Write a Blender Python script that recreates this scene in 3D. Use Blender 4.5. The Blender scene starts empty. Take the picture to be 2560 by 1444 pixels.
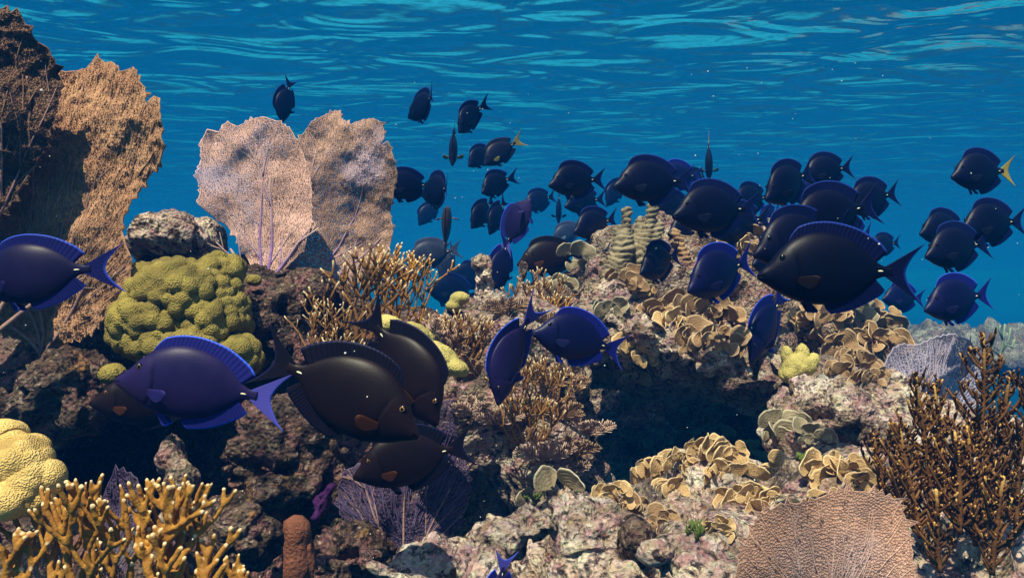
import bpy, bmesh, math, random
import numpy as np
from mathutils import Vector, Matrix, Euler
from mathutils.bvhtree import BVHTree
from mathutils.kdtree import KDTree
from mathutils.geometry import delaunay_2d_cdt

R = math.radians
rng = np.random.default_rng(7)
random.seed(7)
scene = bpy.context.scene
col = scene.collection

# ------------------------------------------------------------------ camera, sky, sun, exposure
F = 2000.0                      # focal length in pixels of the 2560 x 1444 photograph
cam_d = bpy.data.cameras.new("camera")
cam_d.sensor_width = 36.0
cam_d.lens = F * 36.0 / 2560.0
cam_d.clip_start = 0.02
cam_d.clip_end = 600.0
cam = bpy.data.objects.new("camera", cam_d)
cam.rotation_euler = (R(90), 0, 0)
col.objects.link(cam)
scene.camera = cam

SUN_EL, SUN_AZ = 61.0, 200.0    # azimuth clockwise from +Y: behind the camera, a little to the left
world = bpy.data.worlds.new("World")
scene.world = world
world.use_nodes = True
wn = world.node_tree
sky = wn.nodes.new("ShaderNodeTexSky")
sky.sky_type = 'NISHITA'
sky.sun_disc = False
sky.sun_elevation = R(SUN_EL)
sky.sun_rotation = R(SUN_AZ)
bg = wn.nodes["Background"]
bg.inputs["Strength"].default_value = 0.10
wn.links.new(sky.outputs[0], bg.inputs["Color"])

sun_d = bpy.data.lights.new("sun", 'SUN')
sun_d.energy = 5.0
sun_d.angle = R(0.5)
sun_d.color = (1.0, 0.76, 0.56)
sun = bpy.data.objects.new("sun", sun_d)
sdir = Vector((math.sin(R(SUN_AZ)) * math.cos(R(SUN_EL)), math.cos(R(SUN_AZ)) * math.cos(R(SUN_EL)), math.sin(R(SUN_EL))))
sun.rotation_euler = (-sdir).to_track_quat('-Z', 'Y').to_euler()
sun.location = sdir * 20
col.objects.link(sun)

vs = scene.view_settings
vs.view_transform = 'Standard'
vs.look = 'None'
vs.gamma = 1.0
vs.use_curve_mapping = False
vs.exposure = 1.12
scene.cycles.use_denoising = True
scene.cycles.volume_bounces = 1
scene.cycles.max_bounces = 7
scene.cycles.diffuse_bounces = 3
scene.cycles.transparent_max_bounces = 12
scene.cycles.sample_clamp_indirect = 4.0

SURF_Z = 3.2                   # water surface above the camera
HAZE_D = 0.066

# ------------------------------------------------------------------ helpers
def P(px, py, d):
    """the point at depth d (metres ahead) seen at pixel px, py"""
    return Vector(((px - 1280.0) / F * d, d, (722.0 - py) / F * d))

def tag(o, label=None, cat=None, group=None, kind=None):
    if label: o["label"] = label
    if cat: o["category"] = cat
    if group: o["group"] = group
    if kind: o["kind"] = kind
    return o

def link(name, me, parent=None):
    o = bpy.data.objects.new(name, me)
    col.objects.link(o)
    if parent is not None: o.parent = parent
    return o

def empty(name, loc=(0, 0, 0), rot=(0, 0, 0)):
    o = bpy.data.objects.new(name, None)
    o.empty_display_size = 0.03
    o.location = loc
    o.rotation_euler = rot
    col.objects.link(o)
    return o

def mk_mesh(name, verts, faces, mat=None, smooth=True, attrs=None):
    me = bpy.data.meshes.new(name)
    me.from_pydata([tuple(v) for v in verts], [], faces)
    if smooth:
        me.polygons.foreach_set("use_smooth", [True] * len(me.polygons))
    for k, a in (attrs or {}).items():
        at = me.attributes.new(k, 'FLOAT', 'POINT')
        at.data.foreach_set("value", np.asarray(a, dtype=np.float32))
    if mat: me.materials.append(mat)
    me.update()
    return me

def get_co(me):
    a = np.empty(len(me.vertices) * 3, dtype=np.float32)
    me.vertices.foreach_get("co", a)
    return a.reshape(-1, 3).astype(np.float64)

def get_no(me):
    a = np.empty(len(me.vertices) * 3, dtype=np.float32)
    me.vertex_normals.foreach_get("vector", a)
    return a.reshape(-1, 3).astype(np.float64)

def set_co(me, co):
    me.vertices.foreach_set("co", co.astype(np.float32).ravel())
    me.update()

def set_attr(me, k, a):
    at = me.attributes.get(k) or me.attributes.new(k, 'FLOAT', 'POINT')
    at.data.foreach_set("value", np.asarray(a, dtype=np.float32))

def _h(ix, iy, iz, s):
    n = (ix * 374761393 + iy * 668265263 + iz * 2147483647 + s * 1274126177) & 0xFFFFFFFF
    n = ((n ^ (n >> 13)) * 1274126177) & 0xFFFFFFFF
    n = n ^ (n >> 16)
    return (n & 0xFFFF) / 65535.0

def vnoise(p, s=0):
    i = np.floor(p).astype(np.int64)
    f = p - i
    f = f * f * (3 - 2 * f)
    out = 0.0
    for dx in (0, 1):
        for dy in (0, 1):
            for dz in (0, 1):
                w = (f[:, 0] if dx else 1 - f[:, 0]) * (f[:, 1] if dy else 1 - f[:, 1]) * (f[:, 2] if dz else 1 - f[:, 2])
                out = out + w * _h(i[:, 0] + dx, i[:, 1] + dy, i[:, 2] + dz, s)
    return out * 2 - 1

def fbm(p, sc, octv=4, s=0, gain=0.5):
    a, t, q = 1.0, 0.0, p * sc
    for k in range(octv):
        t = t + a * vnoise(q, s + k * 17)
        a *= gain
        q = q * 2.03 + 11.7
    return t

def apply_mods(o):
    """freeze an object's modifiers into a fresh mesh and drop the object"""
    dg = bpy.context.evaluated_depsgraph_get()
    me = bpy.data.meshes.new_from_object(o.evaluated_get(dg))
    old = o.data
    bpy.data.objects.remove(o)
    bpy.data.meshes.remove(old)
    return me

def blob_mesh(ells, voxel, smooth_it=4):
    """union of ellipsoids (centre, radii, euler) as one closed skin"""
    bm = bmesh.new()
    for e in ells:
        c, r = e[0], e[1]
        rot = Euler(e[2]) if len(e) > 2 else Euler((0, 0, 0))
        M = Matrix.Translation(c) @ rot.to_matrix().to_4x4() @ Matrix.Diagonal((r[0], r[1], r[2], 1))
        bmesh.ops.create_icosphere(bm, subdivisions=3, radius=1.0, matrix=M)
    me = bpy.data.meshes.new("tmp")
    bm.to_mesh(me); bm.free()
    o = link("tmp", me)
    m = o.modifiers.new("r", 'REMESH'); m.mode = 'VOXEL'; m.voxel_size = voxel
    if smooth_it:
        s = o.modifiers.new("s", 'SMOOTH'); s.factor = 0.5; s.iterations = smooth_it
    me = apply_mods(o)
    me.polygons.foreach_set("use_smooth", [True] * len(me.polygons))
    return me

class TB:
    """collects swept tubes into one mesh"""
    def __init__(s): s.v, s.f, s.t = [], [], []
    def tube(s, pts, radii, n=6, tip0=0.0, tip1=1.0, round_end=True):
        pts = [Vector(p) for p in pts]
        radii = list(radii)
        tv = [tip0 + (tip1 - tip0) * i / (len(pts) - 1) for i in range(len(pts))]
        if round_end:
            d = (pts[-1] - pts[-2]).normalized()
            r = radii[-1]
            pts += [pts[-1] + d * r * 0.6, pts[-1] + d * r * 0.95]
            radii += [r * 0.75, r * 0.25]
            tv += [tip1, tip1]
        b = len(s.v)
        prev = None
        for i, p in enumerate(pts):
            d = (pts[min(i + 1, len(pts) - 1)] - pts[max(i - 1, 0)])
            if d.length < 1e-9: d = Vector((0, 0, 1))
            d.normalize()
            if prev is None:
                ref = Vector((1, 0, 0)) if abs(d.x) < 0.9 else Vector((0, 1, 0))
                u = d.cross(ref).normalized()
            else:
                u = (prev - d * prev.dot(d))
                u = u.normalized() if u.length > 1e-6 else d.orthogonal().normalized()
            prev = u
            w = d.cross(u)
            for k in range(n):
                a = 2 * math.pi * k / n
                s.v.append(p + (u * math.cos(a) + w * math.sin(a)) * radii[i])
                s.t.append(tv[i])
        for i in range(len(pts) - 1):
            for k in range(n):
                k2 = (k + 1) % n
                s.f.append((b + i * n + k, b + i * n + k2, b + (i + 1) * n + k2, b + (i + 1) * n + k))
        s.f.append(tuple(b + (len(pts) - 1) * n + k for k in range(n)))
        s.f.append(tuple(b + n - 1 - k for k in range(n)))
    def mesh(s, name, mat): return mk_mesh(name, s.v, s.f, mat, True, {"tip": s.t})

# ------------------------------------------------------------------ material helpers
class NT:
    def __init__(s, name):
        s.m = bpy.data.materials.new(name)
        s.m.use_nodes = True
        s.t = s.m.node_tree
        s.b = s.t.nodes["Principled BSDF"]
        s.out = s.t.nodes["Material Output"]
        s.geo = s.t.nodes.new("ShaderNodeNewGeometry")
        s.tc = s.t.nodes.new("ShaderNodeTexCoord")
    def n(s, typ, props=None, **inp):
        nd = s.t.nodes.new("ShaderNode" + typ)
        for k, v in (props or {}).items(): setattr(nd, k, v)
        for k, v in inp.items(): s.set(nd, k.replace("_", " "), v)
        return nd
    def set(s, nd, k, v):
        k = int(k[1:]) if k[0] == "i" and k[1:].isdigit() else k
        if isinstance(v, bpy.types.NodeSocket): s.t.links.new(v, nd.inputs[k])
        elif isinstance(v, bpy.types.Node): s.t.links.new(v.outputs[0], nd.inputs[k])
        else: nd.inputs[k].default_value = v
    def noise(s, vec, scale, detail=4.0, rough=0.55, dist=0.0):
        return s.n("TexNoise", Vector=vec, Scale=scale, Detail=detail, Roughness=rough, Distortion=dist).outputs[0]
    def voro(s, vec, scale, feature='F1', out="Distance"):
        return s.n("TexVoronoi", {"feature": feature}, Vector=vec, Scale=scale).outputs[out]
    def ramp(s, fac, stops, interp='LINEAR'):
        r = s.n("ValToRGB", Fac=fac)
        cr = r.color_ramp
        cr.interpolation = interp
        while len(cr.elements) < len(stops): cr.elements.new(0.5)
        for e, (p, c) in zip(cr.elements, stops):
            e.position = p
            e.color = (c, c, c, 1) if isinstance(c, (int, float)) else (*c, 1)
        return r.outputs[0]
    def mix(s, fac, a, b, mode='MIX'):
        r = s.n("MixRGB", {"blend_type": mode})
        s.set(r, "Fac", fac)
        for k, v in (("Color1", a), ("Color2", b)):
            s.set(r, k, (*v, 1) if isinstance(v, tuple) and len(v) == 3 else v)
        return r.outputs[0]
    def math(s, op, a, b=0.0, clamp=False):
        r = s.n("Math", {"operation": op, "use_clamp": clamp})
        s.set(r, "i0", a); s.set(r, "i1", b)
        return r.outputs[0]
    def attr(s, name): return s.n("Attribute", {"attribute_name": name}).outputs["Fac"]
    def bump(s, h, strength, dist, normal=None):
        b = s.n("Bump", Height=h, Strength=strength, Distance=dist)
        if normal is not None: s.set(b, "Normal", normal)
        return b.outputs[0]
    def done(s, color, rough=0.8, spec=0.25, normal=None):
        s.set(s.b, "Base Color", (*color, 1) if isinstance(color, tuple) else color)
        s.set(s.b, "Roughness", rough)
        s.set(s.b, "Specular IOR Level", spec)
        if normal is not None: s.set(s.b, "Normal", normal)
        return s.m

def rock_mat(name, pale, mid, dark, accent, lightness=0.5, pink=(0.42, 0.22, 0.24)):
    """encrusted reef rock: bare pale limestone, turf, coralline pink, dark pits"""
    t = NT(name)
    p = t.geo.outputs["Position"]
    big = t.noise(p, 9.0, 7.0, 0.62, 0.6)
    c = t.ramp(big, [(0.30, dark), (0.44, mid), (0.62 - 0.12 * lightness, accent), (0.74 - 0.14 * lightness, pale)])
    zone = t.noise(p, 3.6, 4.0, 0.6, 0.8)
    c = t.mix(t.ramp(zone, [(0.52, 0.0), (0.60, 0.85 * lightness + 0.15)]), c, t.mix(t.ramp(t.noise(p, 40.0, 5.0, 0.65), [(0.35, 0.0), (0.6, 1.0)]), accent, pale))
    c = t.mix(t.ramp(zone, [(0.36, 0.8), (0.44, 0.0)]), c, t.mix(t.ramp(t.noise(p, 34.0, 5.0, 0.65), [(0.4, 0.0), (0.6, 1.0)]), dark, (0.10, 0.085, 0.035)))
    cr = t.noise(p, 12.0, 5.0, 0.6, 1.2)
    c = t.mix(t.ramp(cr, [(0.62, 0.0), (0.66, 0.75)]), c, t.mix(t.noise(p, 5.0, 1.0), (0.42, 0.16, 0.07), (0.20, 0.17, 0.05)))
    pk = t.ramp(t.noise(p, 17.0, 5.0, 0.6, 0.8), [(0.51, 0.0), (0.60, 0.8)])
    c = t.mix(pk, c, pink)
    sp = t.ramp(t.noise(p, 95.0, 4.0, 0.7), [(0.56, 0.0), (0.68, 1.0)])
    c = t.mix(sp, c, pale)
    pit = t.ramp(t.noise(p, 62.0, 5.0, 0.65, 0.5), [(0.38, 1.0), (0.50, 0.0)])
    c = t.mix(pit, c, dark)
    vc = t.n("TexVoronoi", Vector=p, Scale=85.0).outputs["Color"]
    c = t.mix(0.16, c, t.mix(1.0, c, vc, 'MULTIPLY'))
    h = t.math('ADD', t.noise(p, 55.0, 8.0, 0.7), t.math('MULTIPLY', t.voro(p, 120.0), 0.7))
    return t.done(c, 0.9, 0.15, t.bump(h, 1.0, 0.016))

M = {}
M["rock_bright"] = rock_mat("pale_reef_rock", (0.84, 0.69, 0.60), (0.34, 0.24, 0.18), (0.05, 0.038, 0.04), (0.58, 0.43, 0.35), 0.9)
M["rock_dark_shaded"] = rock_mat("dark_shaded_reef_rock", (0.44, 0.32, 0.27), (0.055, 0.036, 0.027), (0.010, 0.008, 0.010), (0.13, 0.080, 0.06), 0.15, (0.26, 0.12, 0.12))  # dark rock, lowered further to put the left side's shade into its colour
M["rock_mid"] = rock_mat("mottled_reef_rock", (0.68, 0.55, 0.47), (0.21, 0.14, 0.10), (0.03, 0.022, 0.026), (0.38, 0.27, 0.21), 0.5, (0.34, 0.17, 0.17))

def fan_mat(name, a, b, dark, patch=None):
    t = NT(name)
    p = t.geo.outputs["Position"]
    c = t.mix(t.ramp(t.noise(p, 7.0, 5.0, 0.6), [(0.35, 0.0), (0.65, 1.0)]), a, b)
    fine = t.ramp(t.noise(p, 130.0, 3.0, 0.7), [(0.30, 1.0), (0.62, 0.0)])
    c = t.mix(t.math('MULTIPLY', fine, 0.55), c, dark)
    spots = t.ramp(t.noise(p, 26.0, 3.0, 0.5), [(0.66, 0.0), (0.72, 1.0)])
    c = t.mix(t.math('MULTIPLY', spots, 0.22), c, dark)
    if patch: c = t.mix(t.ramp(t.noise(p, 5.0, 3.0), [(0.56, 0.0), (0.66, 0.8)]), c, patch)
    return t.done(c, 0.85, 0.1, t.bump(t.noise(p, 260.0, 3.0), 0.5, 0.003))

M["fan_tan"] = fan_mat("tan_sea_fan", (0.74, 0.47, 0.43), (0.64, 0.40, 0.36), (0.24, 0.15, 0.12), (0.52, 0.42, 0.55))
M["fan_brown"] = fan_mat("brown_sea_fan", (0.50, 0.29, 0.18), (0.38, 0.20, 0.12), (0.12, 0.06, 0.035))
M["fan_deep"] = fan_mat("dark_sea_fan", (0.26, 0.155, 0.105), (0.17, 0.095, 0.065), (0.03, 0.015, 0.015))
M["fan_rose"] = fan_mat("rose_brown_sea_fan", (0.50, 0.32, 0.26), (0.38, 0.23, 0.18), (0.17, 0.10, 0.08), (0.44, 0.33, 0.42))
M["fan_dull"] = fan_mat("dull_tan_sea_fan", (0.56, 0.35, 0.29), (0.47, 0.28, 0.21), (0.26, 0.14, 0.11), (0.46, 0.32, 0.32))
M["fan_purple"] = fan_mat("purple_sea_fan", (0.12, 0.08, 0.16), (0.07, 0.055, 0.12), (0.04, 0.02, 0.06), (0.26, 0.23, 0.25))
M["fan_lilac"] = fan_mat("lilac_sea_fan", (0.40, 0.36, 0.48), (0.34, 0.30, 0.44), (0.22, 0.17, 0.28))

def plain_mat(name, c1, c2, rough=0.75, scale=40.0, bump=0.004):
    t = NT(name)
    p = t.geo.outputs["Position"]
    n = t.noise(p, scale, 5.0, 0.6)
    return t.done(t.mix(t.ramp(n, [(0.35, 0.0), (0.65, 1.0)]), c1, c2), rough, 0.15, t.bump(t.noise(p, scale * 4, 4.0), 0.6, bump))

M["stem_dark"] = plain_mat("dark_fan_stem", (0.20, 0.12, 0.13), (0.32, 0.19, 0.16))
M["stem_tan"] = plain_mat("tan_fan_stem", (0.62, 0.42, 0.36), (0.50, 0.33, 0.33))

def tip_mat(name, base, base2, tipc, t0=0.72, t1=0.97, bumps=0.5):
    t = NT(name)
    p = t.geo.outputs["Position"]
    c = t.mix(t.ramp(t.noise(p, 45.0, 4.0, 0.6), [(0.35, 0.0), (0.65, 1.0)]), base, base2)
    c = t.mix(t.ramp(t.attr("tip"), [(t0, 0.0), (t1, 1.0)]), c, tipc)
    return t.done(c, 0.65, 0.25, t.bump(t.noise(p, 300.0, 3.0), bumps, 0.003))

M["stem_purple"] = tip_mat("purple_fan_stem", (0.20, 0.11, 0.33), (0.30, 0.19, 0.40), (0.56, 0.38, 0.33), 0.35, 0.95)
M["fire_gold"] = tip_mat("golden_fire_coral", (0.39, 0.185, 0.026), (0.27, 0.110, 0.016), (0.88, 0.66, 0.40), 0.88, 1.10)
M["fire_brown"] = tip_mat("brown_fire_coral", (0.25, 0.115, 0.030), (0.15, 0.065, 0.018), (0.68, 0.50, 0.30))
M["fire_dark"] = tip_mat("dark_fire_coral", (0.07, 0.030, 0.011), (0.17, 0.072, 0.019), (0.60, 0.34, 0.10), 0.80, 1.0)
M["plume"] = tip_mat("pinkish_sea_plume", (0.50, 0.32, 0.27), (0.36, 0.22, 0.17), (0.58, 0.42, 0.35), 0.3, 1.0)
M["plume_brown"] = tip_mat("brown_sea_plume", (0.32, 0.18, 0.11), (0.21, 0.115, 0.07), (0.46, 0.30, 0.20), 0.3, 1.0)
M["rod_pale"] = tip_mat("pale_sea_rod", (0.20, 0.26, 0.19), (0.16, 0.21, 0.16), (0.26, 0.32, 0.22))
M["sponge_brown"] = plain_mat("brown_rope_sponge", (0.23, 0.085, 0.05), (0.15, 0.055, 0.035), 0.85, 60.0, 0.01)
M["sponge_violet"] = plain_mat("violet_sponge", (0.05, 0.008, 0.08), (0.03, 0.006, 0.05), 0.7, 60.0, 0.006)

def boulder_mat(name, hi, lo, dark, cells=320.0):
    t = NT(name)
    p = t.geo.outputs["Position"]
    c = t.mix(t.ramp(t.noise(p, 22.0, 5.0, 0.6), [(0.35, 0.0), (0.62, 1.0)]), hi, lo)
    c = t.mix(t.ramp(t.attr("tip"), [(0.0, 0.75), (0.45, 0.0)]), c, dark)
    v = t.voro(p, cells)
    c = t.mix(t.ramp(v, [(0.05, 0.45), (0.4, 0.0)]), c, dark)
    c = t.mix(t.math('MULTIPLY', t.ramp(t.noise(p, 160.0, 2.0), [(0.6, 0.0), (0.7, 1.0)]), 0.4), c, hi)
    h = t.math('ADD', v, t.math('MULTIPLY', t.noise(p, 120.0, 4.0), 0.6))
    return t.done(c, 0.8, 0.15, t.bump(h, 0.8, 0.0035))

M["mustard"] = boulder_mat("mustard_coral", (0.29, 0.225, 0.055), (0.18, 0.135, 0.036), (0.06, 0.05, 0.018))
M["brain"] = boulder_mat("yellow_boulder_coral", (0.80, 0.56, 0.21), (0.68, 0.45, 0.15), (0.40, 0.25, 0.08), 420.0)
M["lime"] = boulder_mat("lime_coral", (0.56, 0.46, 0.16), (0.42, 0.34, 0.11), (0.22, 0.19, 0.06))

def plate_mat(name, a, b, rimc):
    t = NT(name)
    p = t.geo.outputs["Position"]
    c = t.mix(t.ramp(t.noise(p, 20.0, 5.0, 0.6), [(0.35, 0.0), (0.65, 1.0)]), a, b)
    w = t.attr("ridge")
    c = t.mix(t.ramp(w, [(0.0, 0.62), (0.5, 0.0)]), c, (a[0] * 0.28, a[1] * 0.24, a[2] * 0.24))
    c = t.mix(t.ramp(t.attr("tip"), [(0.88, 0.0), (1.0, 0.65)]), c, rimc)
    return t.done(c, 0.8, 0.15, t.bump(t.noise(p, 220.0, 4.0, 0.6), 0.7, 0.003))

M["plate_tan"] = plate_mat("tan_lettuce_coral", (0.58, 0.39, 0.20), (0.46, 0.29, 0.14), (0.70, 0.53, 0.34))
M["plate_brown"] = plate_mat("brown_lettuce_coral", (0.42, 0.26, 0.145), (0.30, 0.18, 0.10), (0.60, 0.44, 0.29))
M["plate_grey"] = plate_mat("grey_lettuce_coral", (0.33, 0.27, 0.18), (0.24, 0.19, 0.125), (0.52, 0.47, 0.36))

def turf_mat():
    t = NT("reef_turf")
    c = t.ramp(t.attr("tip"), [(0.0, (0.03, 0.028, 0.025)), (0.25, (0.10, 0.085, 0.05)), (0.45, (0.24, 0.15, 0.12)), (0.6, (0.40, 0.30, 0.26)),
                               (0.8, (0.50, 0.44, 0.38)), (0.92, (0.16, 0.20, 0.05)), (1.0, (0.62, 0.56, 0.50))])
    return t.done(c, 0.85, 0.1)
M["turf"] = turf_mat()

def tinted_seabed_mat():
    t = NT("water_tinted_seabed")
    p = t.geo.outputs["Position"]
    c = t.ramp(t.noise(p, 0.9, 7.0, 0.65), [(0.35, (0.008, 0.03, 0.035)), (0.55, (0.016, 0.055, 0.06)), (0.7, (0.04, 0.10, 0.10))])  # darkened blue green to imitate deep water and haze over the floor
    return t.done(c, 0.95, 0.05, t.bump(t.noise(p, 6.0, 8.0, 0.7), 1.0, 0.15))
M["seabed_tinted"] = tinted_seabed_mat()

# ------------------------------------------------------------------ water surface, seabed, haze
def grid_sheet(name, x0, x1, y0, y1, z, nx, ny, mat):
    xs, ys = np.linspace(x0, x1, nx), np.linspace(y0, y1, ny)
    v = [(x, y, z) for y in ys for x in xs]
    f = [(j * nx + i, j * nx + i + 1, (j + 1) * nx + i + 1, (j + 1) * nx + i) for j in range(ny - 1) for i in range(nx - 1)]
    return mk_mesh(name, v, f, mat)

def water_mat():
    t = NT("water_surface")
    p = t.geo.outputs["Position"]
    mp = t.n("Mapping", Vector=p)
    mp.inputs["Rotation"].default_value = (0, 0, R(-28))
    mp.inputs["Scale"].default_value = (0.75, 1.25, 1)
    w1 = t.noise(mp.outputs[0], 0.26, 2.0, 0.4, 0.6)
    w2 = t.noise(mp.outputs[0], 0.9, 2.0, 0.45, 0.9)
    w3 = t.noise(mp.outputs[0], 3.6, 3.0, 0.6, 0.5)
    h = t.math('ADD', t.math('MULTIPLY', w1, 1.35), t.math('ADD', t.math('MULTIPLY', w2, 0.78), t.math('MULTIPLY', w3, 0.030)))
    nrm = t.bump(h, 1.0, 1.0)
    lw = t.n("LayerWeight", Blend=0.5).outputs["Facing"]
    vm = t.n("Mix", {"data_type": 'VECTOR'})      # waves matter most at grazing angles; steep light passes nearly straight
    t.t.links.new(t.ramp(lw, [(0.15, 0.22), (0.50, 1.0)]), vm.inputs[0])
    t.t.links.new(t.geo.outputs["Normal"], vm.inputs[4]); t.t.links.new(nrm, vm.inputs[5])
    nrm = t.n("VectorMath", {"operation": 'NORMALIZE'}, i0=vm.outputs[1]).outputs[0]
    fr = t.ramp(t.n("LayerWeight", Blend=0.5, Normal=nrm).outputs["Facing"], [(0.27, 0.02), (0.55, 1.0)])   # total reflection sets in softly
    rid = t.math('SUBTRACT', 1.0, t.math('ABSOLUTE', t.math('SUBTRACT', t.math('MULTIPLY', t.noise(mp.outputs[0], 4.2, 2.0, 0.5, 1.2), 2.0), 1.0)))
    foc = t.ramp(rid, [(0.62, 0.62), (0.97, 1.0)])  # ridged dapple in the tint imitates sunlight focused by ripples
    tr = t.n("BsdfTransparent", Color=t.mix(1.0, foc, t.ramp(lw, [(0.30, (0.92, 0.98, 1.0)), (0.64, (0.10, 0.84, 0.78)), (0.80, (0.03, 0.42, 0.46)), (0.90, (0.01, 0.17, 0.28))]), 'MULTIPLY'))  # grazing tint imitates light lost in the water, fading far patches to blue
    gl = t.n("BsdfGlossy", Color=(0.9, 0.97, 1, 1), Roughness=0.16, Normal=nrm)
    mx = t.n("MixShader", Fac=fr, i1=tr.outputs[0], i2=gl.outputs[0])
    t.t.links.new(mx.outputs[0], t.out.inputs["Surface"])
    return t.m

ws = link("water_surface", grid_sheet("water_surface", -90, 90, -40, 140, SURF_Z, 2, 2, water_mat()))
tag(ws, kind="structure")

sb = grid_sheet("seabed", -90, 90, -40, 140, -7.0, 181, 181, M["seabed_tinted"])
co = get_co(sb)
co[:, 2] += 0.5 * fbm(co, 0.2, 4, 5) + 2.0 * np.clip((co[:, 1] - 7) / 14, 0, 1) ** 1.2 * np.clip((co[:, 0] - 0.2) / 4, 0, 1)
set_co(sb, co)
tag(link("seabed", sb), kind="structure")

def haze():
    t = NT("haze")
    t.t.nodes.remove(t.b)
    v = t.n("VolumePrincipled", Density=HAZE_D)
    v.inputs["Color"].default_value = (0.0025, 0.074, 0.305, 1)
    v.inputs["Absorption Color"].default_value = (0.06, 0.50, 0.40, 1)
    v.inputs["Anisotropy"].default_value = 0.0
    t.t.links.new(v.outputs[0], t.out.inputs["Volume"])
    x0, x1, y0, y1, z0, z1 = -95, 95, -45, 145, -9.5, SURF_Z + 0.12
    vv = [(x, y, z) for x in (x0, x1) for y in (y0, y1) for z in (z0, z1)]
    ff = [(0, 1, 3, 2), (4, 6, 7, 5), (0, 4, 5, 1), (2, 3, 7, 6), (0, 2, 6, 4), (1, 5, 7, 3)]
    tag(link("haze", mk_mesh("haze", vv, ff, t.m, False)), kind="stuff")
haze()
# ------------------------------------------------------------------ reef base
def E(px, py, d, rx, rz, ry, rot=(0, 0, 0)):
    return (P(px, py, d), (rx / F * d, ry, rz / F * d), rot)

def roughen(me, amp, sc, seed, oct_=5, lump=0.0, lsc=6.0):
    co, no = get_co(me), get_no(me)
    d = amp * fbm(co, sc, oct_, seed, 0.55)
    if lump: d = d + lump * fbm(co, lsc, 3, seed + 50)
    ridg = 1 - np.abs(fbm(co, sc * 2.2, 3, seed + 9))
    d = d + amp * 0.6 * (ridg - 0.6)
    d = d - np.clip(fbm(co, sc * 1.4, 2, seed + 77) - .28, 0, .6) * amp * 4.5      # bored hollows
    set_co(me, co + no * d[:, None])

reef_ells = [
    # back wall and floor on the left
    E(-250, 1350, 1.75, 420, 420, .34), E(150, 1480, 1.75, 360, 260, .30), E(520, 1490, 1.75, 330, 210, .30),
    E(330, 1120, 2.25, 420, 300, .26), E(-150, 1010, 1.85, 330, 190, .22), E(120, 1010, 1.85, 170, 140, .16),
    E(430, 850, 1.98, 200, 210, .22), E(620, 860, 2.1, 230, 190, .22), E(760, 950, 1.95, 200, 230, .20),
    E(800, 1250, 2.05, 330, 300, .28), E(960, 1000, 2.15, 250, 230, .24),
    # slope of plumes in the middle
    E(1120, 1010, 2.15, 190, 200, .22), E(1290, 1000, 2.15, 200, 240, .22), E(1380, 1140, 2.05, 150, 170, .18),
    E(1250, 1260, 2.3, 300, 240, .25), E(1190, 920, 2.35, 130, 110, .2),
    # mid reef crest
    E(1290, 900, 2.6, 160, 110, .25), E(1470, 815, 2.6, 170, 120, .24), E(1630, 720, 2.75, 170, 185, .3),
    E(1800, 745, 2.75, 200, 195, .34), E(2000, 850, 2.7, 220, 150, .34), E(1700, 880, 2.35, 260, 80, .30),
    E(1860, 930, 2.2, 150, 70, .24), E(1560, 860, 2.35, 150, 85, .22), E(2120, 870, 2.55, 130, 130, .24),
    # cavern back and right flank
    E(1700, 1100, 3.2, 480, 260, .25), E(2080, 1020, 2.15, 150, 120, .26), E(2150, 1150, 1.95, 170, 120, .26),
    E(2330, 1210, 2.0, 260, 190, .30), E(2500, 1330, 1.8, 260, 220, .30),
    # front ledge
    E(1640, 1330, 1.65, 230, 130, .22), E(1840, 1270, 1.65, 210, 120, .20), E(2050, 1290, 1.6, 240, 130, .20),
    E(1500, 1450, 1.55, 260, 160, .22), E(1850, 1450, 1.4, 330, 170, .22), E(2250, 1480, 1.4, 330, 190, .22),
    E(1180, 1530, 1.6, 300, 190, .25), E(1750, 1190, 1.75, 150, 60, .12),
]
reef_me = blob_mesh(reef_ells, 0.011, 5)
roughen(reef_me, 0.030, 7.5, 3, 5, 0.045, 2.6)
reef_me.materials.append(M["rock_mid"]); reef_me.materials.append(M["rock_bright"]); reef_me.materials.append(M["rock_dark_shaded"])
for p in reef_me.polygons:      # three rock tones by stretch of reef; the dark left one carries painted shade
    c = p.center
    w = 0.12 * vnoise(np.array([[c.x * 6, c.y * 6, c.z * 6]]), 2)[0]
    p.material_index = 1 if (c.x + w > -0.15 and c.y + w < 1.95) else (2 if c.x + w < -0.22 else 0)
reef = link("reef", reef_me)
tag(reef, kind="structure")

SOLID = []          # (verts, polys) of everything that corals can stand on
def add_solid(o):
    mw = o.matrix_world if o.parent is None else o.parent.matrix_world @ o.matrix_world
    SOLID.append(([mw @ v.co for v in o.data.vertices], [tuple(p.vertices) for p in o.data.polygons]))
add_solid(reef)

def rock(label, ells, mat, voxel=0.007, amp=0.014, sc=16.0, seed=1, lump=0.02, name="reef_rock", cat="rock", group=None):
    me = blob_mesh(ells, voxel, 3)
    c = Vector(ells[0][0])
    co = get_co(me)
    roughen(me, amp, sc, seed, 5, lump, 6.0)
    me.transform(Matrix.Translation(-c))
    me.materials.append(M[mat])
    o = link(name, me)
    o.location = c
    tag(o, label, cat, group)
    bpy.context.view_layer.update()
    add_solid(o)
    return o

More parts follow.
